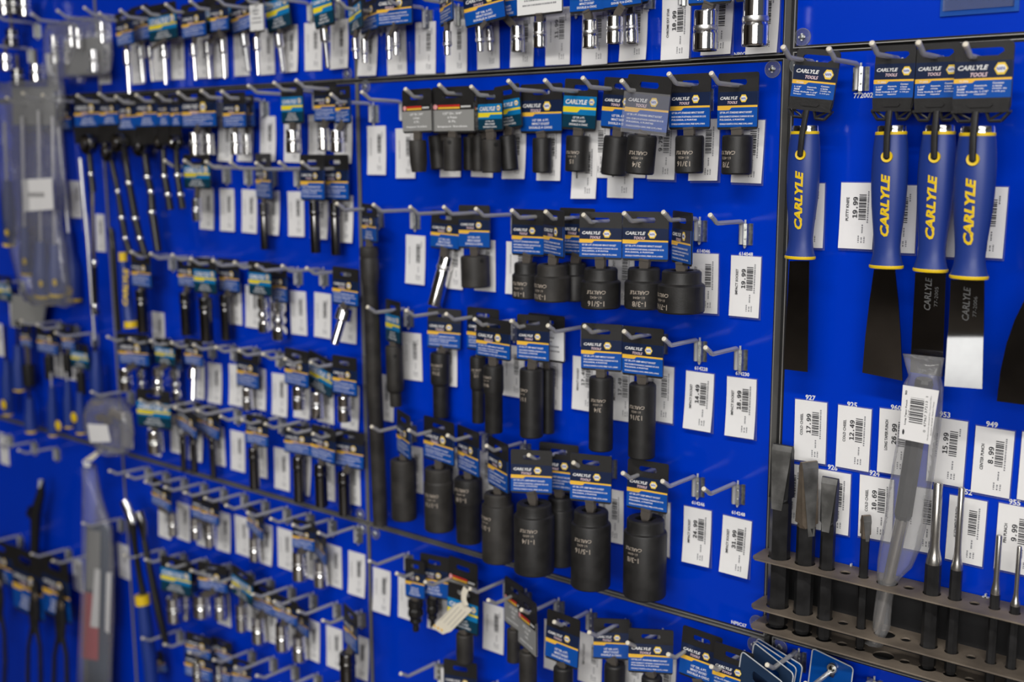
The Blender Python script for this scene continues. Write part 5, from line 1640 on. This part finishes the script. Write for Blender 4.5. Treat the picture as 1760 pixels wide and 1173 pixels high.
for b in LL:
    k = seen.get(b[4], 0); seen[b[4]] = k + 1
    random.seed(300 + b[0] + b[1])
    price_label(b[:4], f'blurred white price label, {ORD[k]} along the {ROWN[b[4]]} of chrome sockets', 'price labels on the chrome socket panel', '', '', random.uniform(-1.5, 1.5), random.choice((0, 1, 2)))

# ------------------------------------------------------------------ ratchets and bars at the far end of that panel
ID = Matrix.Identity(4)


def pxr(x, y, wpx, w): return width_to_radius(x, y, x - wpx / 2, x + wpx / 2, w)


def bar(mb, pts, w, seg=12, m=0, flat=1.0):
    """Tube through pixel points (x, y, width in pixels[, distance])."""
    P = [hit(p[0], p[1], p[3] if len(p) > 3 else w) for p in pts]
    R = [pxr(p[0], p[1], p[2], p[3] if len(p) > 3 else w) for p in pts]
    return mb.tube(P, R, seg, m, flat=flat)


def tag_at(r, x0, y0, x1, y1, w, design='A', yaw=0, roll=0):
    """Hang tag whose printed label fills the pixel box."""
    h = y1 - y0
    ya, yb = y0 - .52 * h, y1 + .07 * h
    xm, ym = (x0 + x1) / 2, (ya + yb) / 2
    c = hit(xm, ym, w)
    W = hit(x1, ym, w).x - hit(x0, ym, w).x
    H = hit(xm, ya, w).z - hit(xm, yb, w).z
    M = T(c) @ RZ(yaw) @ RY(roll) @ T((0, 0, H / 2))
    sub = empty('tag_holder', M)
    sub.parent = r; sub.matrix_basis = WM[r.name].inverted() @ M; WM[sub.name] = M
    C.objects.unlink(sub); bpy.data.objects.remove(sub)

    class X: pass
    plate = place('hang_tag', PLATE, r, world=M @ S3(W, 1, H))
    inv = S3(W, 1, H).inverted()
    lab = {'A': LAB_A, 'B': LAB_B}[design]
    place('tag_label', lab, plate, local=ID)
    place('lettering', LET_A if design == 'A' else LET_B, plate, local=inv @ T((0, -.0016, -.455 * H)) @ S3(W, 1, W))
    place('emblem', EMB, plate, local=inv @ T(((.155 if design == 'A' else .36) * W, -.0016, -.455 * H)) @ S3(W, 1, W))
    place('small_print', SP_C if design == 'A' else SP_CB, plate, local=inv @ T((0, -.0015, 0)) @ S3(W, 1, H))


RAT = [  # tag label box, head centre and radius in pixels, handle points, label
    ((128, 179, 174, 217), (152, 248, 15), [(153, 262, 9), (157, 300, 9), (160, 330, 10)], 'black ratchet with round head and bright forked neck, first of the ratchets', .050),
    ((172, 180, 204, 214), (188, 262, 14), [(192, 276, 8), (203, 330, 8), (210, 375, 10), (216, 410, 9), (224, 437, 10)], 'black ratchet with long slanting handle, second of the ratchets', .036),
    ((197, 184, 236, 222), (206, 246, 14), [(214, 258, 9), (222, 315, 10), (233, 376, 11), (241, 410, 10), (249, 437, 10)], 'black ratchet with shiny head leaning against its neighbour', .056),
    ((235, 179, 271, 217), (243, 252, 15), [(250, 268, 10), (254, 305, 11), (260, 330, 10), (262, 365, 12), (272, 432, 11)], 'black flex head ratchet with two bright rings on its handle', .034),
    ((272, 181, 292, 216), (279, 245, 11), [(281, 260, 8), (283, 303, 10), (289, 335, 10), (293, 361, 11)], 'shorter dark ratchet, next to last of the ratchets', .040),
    ((294, 181, 311, 216), (302, 245, 10), [(303, 260, 8), (305, 302, 9), (310, 335, 9), (314, 359, 10)], 'shortest dark ratchet, last of the ratchets before the chrome sockets', .062)]
for (tb, hd, hp, lab, w) in RAT:
    c = hit(hd[0], hd[1], w)
    r = empty('ratchet', T(hit((tb[0] + tb[2]) / 2, tb[1] - 18, w)))
    tag(r, lab, 'ratchet', 'black ratchets in the far corner of the chrome panel')
    tag_at(r, *tb, w - .012 if w > .04 else w + .012)
    R = pxr(hd[0], hd[1], hd[2] * 2.5, w)
    mb = MB()
    mb.lathe([(R * .45, .0085), (R * .62, .0075), (R * .95, .0070), (R, .0058), (R, -.0058), (R * .95, -.0070), (R * .5, -.0080)], 24, mx=T(c) @ RX(90))
    mb.build('ratchet_head', 'black_chrome', r, world=ID)
    MB().lathe([(R * .30, .0105), (R * .42, .0095), (R * .44, .0075)], 14, mx=T(c) @ RX(90)).build('drive_wheel', 'chrome', r, world=ID)
    MB().box(c.x - R * .2, c.x + R * .9, c.y - .0105, c.y - .008, c.z + R * .25, c.z + R * .55).build('switch_lever', 'chrome', r, smooth=False, world=ID)
    hp = [(x, y, q * 1.25) for x, y, q in hp]
    mb = MB(); bar(mb, [(hd[0], hd[1] + hd[2] * .7, hp[0][2] * 1.3)] + hp, w)
    fx = hit((tb[0] + tb[2]) / 2, tb[3] + 12, w - .013 if w > .04 else w + .011)
    fw = hit(tb[2], tb[3] + 12, -fx.y).x - hit(tb[0], tb[3] + 12, -fx.y).x
    MB().box(-fw * .48, fw * .48, -.002, .002, -.017, .013).build('tag_foot', 'black_plastic', r, smooth=False, world=T(fx))
    mb.build('handle', 'dark_tool', r, world=ID, angle=1.2)
    for (x, y, pw) in hp[1:-1]:
        a, q = hit(x, y, w), pxr(x, y, pw * 1.22, w)
        MB().lathe([(q * .9, .003), (q, .0015), (q, -.0015), (q * .9, -.003)], 16, mx=T(a)).build('handle_ring', 'chrome', r, world=ID)

# extension bars and rods
r = empty('extension_bar', T(hit(160, 312, .040)))
tag(r, 'chrome extension bar with bright knurled collar under the first ratchet', 'extension bar')
mb = MB(); bar(mb, [(160, 312, 11), (160, 352, 11), (160, 356, 8), (162, 448, 9)], .042); mb.build('collar', 'chrome', r, world=ID, angle=.8)
mb = MB(); bar(mb, [(162, 446, 10), (164, 530, 11), (165, 541, 12)], .042); mb.build('shaft', 'black_chrome', r, world=ID)
a, q = hit(163, 453, .042), pxr(163, 453, 13, .042)
MB().lathe([(q * .9, .005), (q, .003), (q, -.003), (q * .9, -.005)], 16, mx=T(a)).build('ring', 'chrome', r, world=ID)
a, q = hit(164, 528, .042), pxr(164, 528, 13, .042)
MB().lathe([(q * .9, .005), (q, .003), (q, -.003), (q * .9, -.005)], 16, mx=T(a)).build('ring', 'chrome', r, world=ID)
r = empty('pry_rod', T(hit(138, 272, .020)))
tag(r, 'long thin grey rod running down beside the ratchets', 'rod')
mb = MB(); bar(mb, [(138, 272, 7), (152, 430, 7), (165, 612, 7)], .020); mb.build('shaft', 'chrome_satin', r, world=ID)
r = empty('torque_handle', T(hit(212, 440, .050)))
tag(r, 'navy handle lettered in yellow with two yellow bands under the ratchets', 'ratchet')
mb = MB(); bar(mb, [(212, 448, 15), (214, 470, 15), (222, 545, 23), (226, 564, 25)], .050, 16); hb = mb.build('grip', 'handle_navy', r, world=ID)
mb = MB(); bar(mb, [(211, 434, 15), (212, 449, 15.5)], .050, 16); mb.build('band', 'handle_yellow', r, world=ID)
mb = MB(); bar(mb, [(225, 552, 25), (226, 563, 25.5)], .050, 16); mb.build('band', 'handle_yellow', r, world=ID)
mb = MB(); bar(mb, [(190, 392, 9), (192, 400, 12), (196, 430, 9), (200, 500, 8), (205, 570, 9)], .034); mb.build('rear_shaft', 'dark_tool', r, world=ID)
tm = MB(); write(tm, 'CARLYLE', 0, 0, h=.0080, w=.060, up=True, shear=.2, bold=.03)
p = hit(219, 526, .0615)
tm.build('lettering', 'handle_yellow', hb, smooth=False, world=T(p) @ RZ(35) @ RY(5))

# breaker bars lower down
for (pts, col, lab, nm) in (([(214, 862, 20), (222, 880, 22), (228, 902, 15), (232, 940, 11), (240, 990, 11), (246, 1022, 13)], 1, 'breaker bar with bright head and yellow ringed navy grip', 'breaker_bar'),
                            ([(238, 880, 20), (244, 900, 20), (248, 930, 11), (262, 1000, 13), (272, 1050, 14), (283, 1096, 12), (286, 1112, 10)], 0, 'all black breaker bar beside the yellow ringed one', 'breaker_bar')):
    w = .052 if col else .038
    r = empty(nm, T(hit(pts[0][0], pts[0][1], w)))
    tag(r, lab, 'breaker bar')
    mb = MB(); bar(mb, pts[2:], w); mb.build('shaft', 'dark_tool', r, world=ID)
    mb = MB(); bar(mb, pts[:3], w, 14, flat=.8); mb.build('flex_head', 'chrome' if col else 'black_chrome', r, world=ID)
    if col:
        mb = MB(); bar(mb, [(244, 1023, 27), (246, 1039, 27)], w, 16); mb.build('band', 'handle_yellow', r, world=ID)
        mb = MB(); bar(mb, [(246, 1039, 22), (252, 1090, 26), (258, 1140, 24), (262, 1190, 24)], w, 16); mb.build('grip', 'handle_navy', r, world=ID)
price_label((197, 929, 233, 998), 'white price label beside the breaker bar with yellow ring', 'price labels in the far bay', w=.0012)
price_label((122, 990, 150, 1020), 'small white price label beside the red and white clear pack', 'price labels in the far bay', w=.0012)
price_label((166, 85, 197, 148), 'white price label behind the clear bag of chrome sockets', 'price labels in the far bay', w=.0012)
price_label((122, 310, 143, 378), 'white price label beside the thin grey rod', 'price labels in the far bay', w=.0012)
price_label((166, 372, 180, 436), 'white price label behind the collared extension bar', 'price labels in the far bay', w=.0012)
price_label((75, 120, 110, 160), 'white price label under the clear bag in the far bay', 'price labels in the far bay', w=.0012)

# ------------------------------------------------------------------ far bay: bags, screwdrivers, pliers


def bag(r, stations, w, dp, film='cloudy_film', seed=1):
    random.seed(seed)
    mb = MB(); rings = []
    for xl, xr, y in stations:
        a, b_ = hit(xl, y, w), hit(xr, y, w)
        cx_, hw_ = (a.x + b_.x) / 2, (b_.x - a.x) / 2
        rg = []
        for k in range(18):
            t_ = 2 * math.pi * k / 18
            j = 1 + random.uniform(-.22, .22)
            rg.append((cx_ + hw_ * math.cos(t_), -w + dp * j * math.sin(t_), (a.z + b_.z) / 2 + random.uniform(-.003, .003)))
        rings.append(rg)
    loft(mb, rings)
    return mb.build('clear_bag', film, r, world=ID, angle=1.6)


def quad(r, name, pts, w, m, th=.0006):
    q = [hit(x, y, w) for x, y in pts]
    mb = MB()
    mb.add([tuple(p) for p in q] + [(p.x, p.y + th, p.z) for p in q], [(0, 3, 2, 1), (4, 5, 6, 7), (0, 1, 5, 4), (1, 2, 6, 5), (2, 3, 7, 6), (3, 0, 4, 7)])
    return mb.build(name, m, r, smooth=False, world=ID)


# bag of chrome sockets near the top
r = empty('bagged_sockets', T(hit(134, 38, .045)))
tag(r, 'cloudy clear bag of chrome sockets hanging in the far top corner', 'bag')
quad(r, 'backing_card', [(110, 70), (176, 62), (180, 128), (112, 128)], .034, 'tag_grey')
for k, (x, y0, y1) in enumerate(((122, 45, 82), (134, 48, 84), (160, 85, 125), (175, 38, 75), (92, 60, 110))):
    q = pxr(x, y0, 14, .046)
    a, b_ = hit(x, y0, .046), hit(x, y1, .046)
    chrome_mesh('cA', q, a.z - b_.z).build('bagged_socket', ['chrome', 'chrome_satin', 'hole_black'], r, world=T(a), angle=.115)
bag(r, [(80, 190, 36), (76, 192, 60), (75, 193, 95), (78, 190, 122), (82, 186, 131)], .048, .016, seed=3)

# big screwdriver bag
r = empty('bagged_screwdrivers', T(hit(80, 150, .050)))
tag(r, 'tall cloudy bag of navy screwdrivers with white barcode sticker', 'bag')
for (x, y0, ym, y1, pw) in ((72, 190, 445, 508, 34), (96, 200, 450, 506, 30), (14, 210, 340, 420, 26), (44, 200, 420, 470, 24)):
    mb = MB(); bar(mb, [(x - 6, y0, 6), (x - 2, ym - 20, 6)], .048); mb.build('screwdriver_shaft', 'chrome_satin', r, world=ID)
    mb = MB(); bar(mb, [(x - 2, ym - 30, pw * .55), (x - 1, ym - 10, pw * .7), (x, ym + 20, pw), (x + 2, y1 - 8, pw), (x + 2, y1, pw * .9)], .048, 14); mb.build('screwdriver_handle', 'handle_navy', r, world=ID)
    mb = MB(); bar(mb, [(x + 2, y1 - 2, pw * .95), (x + 2, y1 + 3, pw * .9)], .048, 14); mb.build('end_ring', 'handle_yellow', r, world=ID)
    e = hit(x - 2, y1 - 20, .048 + pxr(x, y1, pw, .048) * 1.02)
    MB().lathe([(.004, .0016), (.006, .0010), (.0065, 0)], 14, mx=T(e) @ RX(90)).build('end_button', 'handle_yellow', r, world=ID)
quad(r, 'backing_card', [(20, 150), (92, 150), (96, 215), (22, 215)], .040, 'tag_grey')
sk_ = quad(r, 'sticker', [(37, 309), (89, 306), (92, 360), (41, 364)], .0740, 'paper')
mb = MB()
for k in range(9):
    a, b_ = hit(49 + 3.1 * k, 331, .0748), hit(50.6 + 3.1 * k, 339, .0748)
    mb.box(min(a.x, b_.x), max(a.x, b_.x), a.y - .0002, a.y, b_.z, a.z)
mb.build('barcode_print', 'ink', sk_, smooth=False, world=ID)
bag(r, [(0, 108, 140), (-6, 112, 175), (4, 106, 230), (0, 110, 300), (8, 104, 380), (22, 114, 440), (34, 120, 490), (46, 122, 522)], .052, .022, seed=9)

# lone screwdriver beside the bag
r = empty('screwdriver', T(hit(100, 205, 0.013)))
tag(r, 'single navy screwdriver with yellow end button beside the tall cloudy bag', 'screwdriver')
mb = MB(); bar(mb, [(100, 208, 8), (106, 270, 8), (118, 402, 8)], 0.013); mb.build('shaft', 'chrome_satin', r, world=ID)
mb = MB(); bar(mb, [(118, 400, 16), (120, 420, 18), (122, 435, 16), (126, 462, 29), (128, 512, 29)], 0.013, 16); mb.build('handle', 'handle_navy', r, world=ID)
mb = MB(); bar(mb, [(128, 511, 28), (128, 517, 27)], 0.013, 16); mb.build('end_ring', 'handle_yellow', r, world=ID)
e = hit(117, 500, 0.013 + pxr(126, 500, 29, 0.013) * .95)
MB().lathe([(.006, .0016), (.009, .0010), (.0095, 0)], 14, mx=T(e) @ RZ(25) @ RX(90)).build('end_button', 'handle_yellow', r, world=ID)
tag_at(r, 102, 190, 122, 222, .014)
r = empty('hang_card', T(hit(62, 172, .03)))
tag(r, 'navy hang tag seen through the tall cloudy bag', 'hang tag')
tag_at(r, 44, 192, 82, 224, .026)
r = empty('clear_strip', T(hit(30, 560, .02)))
tag(r, 'grey clear packet under the tall cloudy bag', 'packet')
quad(r, 'packet_body', [(20, 508), (80, 506), (72, 555), (18, 562)], .030, 'tag_grey', .004)
r = empty('hang_card', T(hit(8, 470, .02)))
tag(r, 'teal hang tag at the edge of the far bay', 'hang tag')
tag_at(r, -6, 489, 19, 516, .030, 'B')

# screwdrivers of the lower far bay
SD = [(12, 560, 625, 710, 22, 0), (32, 552, 600, 668, 26, 0), (52, 660, 690, 740, 24, 0), (90, 640, 670, 746, 20, 1), (117, 640, 660, 732, 18, 1), (138, 650, 680, 742, 22, 0), (166, 585, 610, 690, 24, 0)]
SN = ['with yellow button at the frame edge', 'with orange ring, second from the frame edge', 'with dark grip, third from the frame edge', 'under the navy and orange tag', 'slim, between the two tags', 'under the teal tag', 'below the thin grey rod']
for (x, y0, ym, y1, pw, bt), sn in zip(SD, SN):
    r = empty('screwdriver', T(hit(x, y0, .035)))
    tag(r, 'blurred navy screwdriver ' + sn + ' in the far bay', 'screwdriver', 'navy screwdrivers low in the far bay')
    mb = MB(); bar(mb, [(x - 3, y0, 5), (x - 1, ym, 5)], .035); mb.build('shaft', 'chrome_satin' if bt else 'dark_tool', r, world=ID)
    mb = MB(); bar(mb, [(x - 1, ym - 6, pw * .6), (x, ym + 15, pw * .75), (x, ym + 30, pw), (x + 2, y1, pw)], .035, 14); mb.build('handle', 'handle_navy', r, world=ID)
    mb = MB(); bar(mb, [(x + 2, y1 - 2, pw * .98), (x + 2, y1 + 3, pw * .9)], .035, 14); mb.build('end_ring', 'handle_yellow', r, world=ID)
    if bt or x == 12:
        e = hit(x + (-6 if x == 12 else 10), y1 - 14, .035 + .012)
        MB().lathe([(.006, .0016), (.009, .0010), (.0095, 0)], 14, mx=T(e) @ RX(90)).build('end_button', 'handle_yellow', r, world=ID)
for (b, dz, ds, sb) in (((64, 576, 98, 606), 'A', 'navy and orange tagged black socket low in the far bay', (76, 612, 94, 652)), ((107, 572, 128, 600), 'A', 'narrow tagged black socket low in the far bay', (108, 608, 124, 650)), ((123, 605, 152, 632), 'B', 'teal tagged black socket low in the far bay', (132, 640, 148, 680)), ((36, 572, 54, 596), 'A', 'tiny tagged black socket low in the far bay', (38, 626, 62, 664))):
    h = b[3] - b[1]
    carded('f5', (b[0], b[1] - .5 * h, b[2], b[3] + .07 * h), 0, 0, dz, ('plain',) + sb, 'blurred ' + ds, group='black sockets low in the far bay', w=.030, finish='dark_tool')
for x0, y0, x1, y1, ds in ((95, 600, 108, 652, 'between the tagged black sockets'), (120, 632, 138, 658, 'under the teal tagged black socket'), (18, 515, 36, 566, 'beside the grey clear packet'), (-8, 560, 8, 615, 'at the frame edge of the far bay'), (2, 772, 17, 802, 'under the bare hooks at the frame edge')):
    price_label((x0, y0, x1, y1), 'blurred white price label ' + ds, 'price labels in the far bay', w=.0012)

# bag with gold and grey contents, white sticker
r = empty('bagged_fittings', T(hit(186, 676, .055)))
tag(r, 'small cloudy bag with brassy fittings and blank white sticker', 'bag')
bag(r, [(172, 205, 684), (158, 218, 694), (149, 224, 712), (148, 226, 740), (156, 222, 762), (176, 214, 778)], .056, .020, seed=21)
for k, (x, y) in enumerate(((172, 712), (182, 718), (190, 708), (200, 715))):
    a = hit(x, y, .056)
    MB().lathe([(.004, 0), (.008, -.001), (.009, -.006), (.007, -.012), (.004, -.013)], 8, mx=T(a) @ RX(30 * k)).build('fitting', 'chisel_tan', r, world=ID)
quad(r, 'sticker', [(150, 729), (184, 731), (190, 760), (155, 761)], .079, 'paper')
r = empty('ear_tag', T(hit(160, 790, .060)))
tag(r, 'small tan paper strip hanging under the brassy bag', 'paper tag')
quad(r, 'paper_strip', [(172, 771), (179, 774), (158, 793), (142, 792)], .060, 'paper_cream')
quad(r, 'fold', [(141, 793), (156, 796), (154, 804), (145, 803)], .060, 'paper')

# long pack with red and white card in clear bag
r = empty('long_pack', T(hit(160, 800, .050)))
tag(r, 'tall clear pack with a red and white card, hanging low in the far bay', 'package')
quad(r, 'dark_insert', [(148, 900), (186, 905), (184, 1200), (142, 1200)], .040, 'card_slate')
quad(r, 'red_panel', [(144, 1018), (170, 1024), (168, 1136), (141, 1132)], .0435, 'pack_red')
quad(r, 'white_panel', [(163, 978), (172, 980), (169, 1080), (155, 1078)], .0450, 'paper')
quad(r, 'white_panel', [(183, 985), (191, 985), (187, 1090), (181, 1085)], .0450, 'paper')
quad(r, 'grey_panel', [(150, 912), (172, 914), (170, 1016), (148, 1012)], .0430, 'tag_grey')
bag(r, [(150, 158, 800), (148, 163, 825), (146, 176, 865), (144, 190, 900), (144, 194, 960), (141, 193, 1050), (138, 190, 1130), (134, 188, 1210)], .050, .014, film='clear_film', seed=31)

# pliers with tags
PL = [((-14, 955, 20, 1000), (-2, 1000), 32, 'cut by the frame'), ((22, 984, 72, 1052), (59, 1022), 33, 'in the middle of the three'), ((74, 993, 119, 1058), (104, 1038), 34, 'closest to the clear pack')]
for tb, (hx, hy), pw, ds in PL:
    w = .050
    r = empty('pliers', T(hit(hx, hy - 50, w)))
    tag(r, 'black handled pliers on an orange striped tag, ' + ds, 'pliers', 'pliers low in the far bay')
    tag_at(r, *tb, .040)
    mb = MB()
    bar(mb, [(hx, hy - 24, pw * .30), (hx, hy - 4, pw * .62), (hx, hy + 28, pw * .95), (hx, hy + 52, pw * .80), (hx, hy + 66, pw * .55)], w, 12, flat=.5)
    mb.build('jaw', 'black_plastic', r, world=ID)
    e = hit(hx + 1, hy + 4, w + .014)
    MB().lathe([(.005, .0016), (.008, .0010), (.0085, 0)], 12, mx=T(e) @ RX(90)).build('pivot', 'chisel_tan', r, world=ID)
    for s in (-1, 1):
        mb = MB(); bar(mb, [(hx + s * pw * .12, hy + 58, pw * .26), (hx + s * pw * .30, hy + 90, pw * .24), (hx + s * pw * .34, hy + 140, pw * .26), (hx + s * pw * .26, hy + 200, pw * .24)], w, 10)
        mb.build('grip', 'black_plastic', r, world=ID)
r = empty('pry_bar', T(hit(66, 815, .035)))
tag(r, 'dark bar hanging from a bare hook over the pliers', 'bar')
mb = MB(); bar(mb, [(72, 826, 10), (70, 850, 16), (62, 880, 20), (60, 940, 16), (58, 985, 14)], .035); mb.build('shaft', 'dark_tool', r, world=ID)
mb = MB(); bar(mb, [(52, 872, 8), (48, 884, 8), (56, 892, 9)], .035); mb.build('claw', 'dark_tool', r, world=ID)
mb = MB(); bar(mb, [(70, 826, 8), (68, 846, 6)], .038); mb.build('hang_loop', 'sleeve_edge', r, world=ID)
# dark sockets at the very top of the far bay
for k, (x, y, ds) in enumerate(((8, 6, 'first'), (24, 4, 'second'), (42, 8, 'third'), (20, 60, 'fourth'), (10, 102, 'fifth'), (30, 128, 'sixth'), (62, 120, 'seventh'))):
    a = hit(x, y - 10, .035)
    r = empty('chrome_socket', T(a))
    tag(r, f'blurred loose chrome socket, {ds} in the far top corner', 'socket', 'loose chrome sockets in the far top corner')
    chrome_mesh('cA', .011, .030).build('socket_body', ['black_chrome' if k % 2 else 'chrome', 'chrome_satin', 'hole_black'], r, world=T(a), angle=.115)
    MB().tube([a + Vector((0, 0, -.004)), a + Vector((0, 0, .024))], .003, 8).build('tongue', 'tongue', r, world=ID)

# ------------------------------------------------------------------ hooks, each named by what it carries
PANEL_OF = {'m': 'middle panel', 'l': 'chrome socket panel', 'f': 'far bay', 'k': 'knife panel', 'n': 'knife panel foot'}
RN = dict(ROWN, m0='top edge', m1='top impact row', m2='second row', m3='third row', m4='fourth row', m5='row below the seam', m6='lowest row', k1='knife row', n1='card row', l1b='row under the seam', f0='top corner', f1='second row', f2='top edge', f3='lower row', f4='pliers row', f5='middle row')
hc = {}
for h in HOOKS:
    k = hc.get(h['row'], 0); hc[h['row']] = k + 1
    bare = '' if h['load'] else 'bare '
    h['label'] = f"{bare}zinc peg hook, {ORD[min(k, 19)]} along the {RN[h['row']]} of the {PANEL_OF[h['row'][0]]}"
build_hooks()
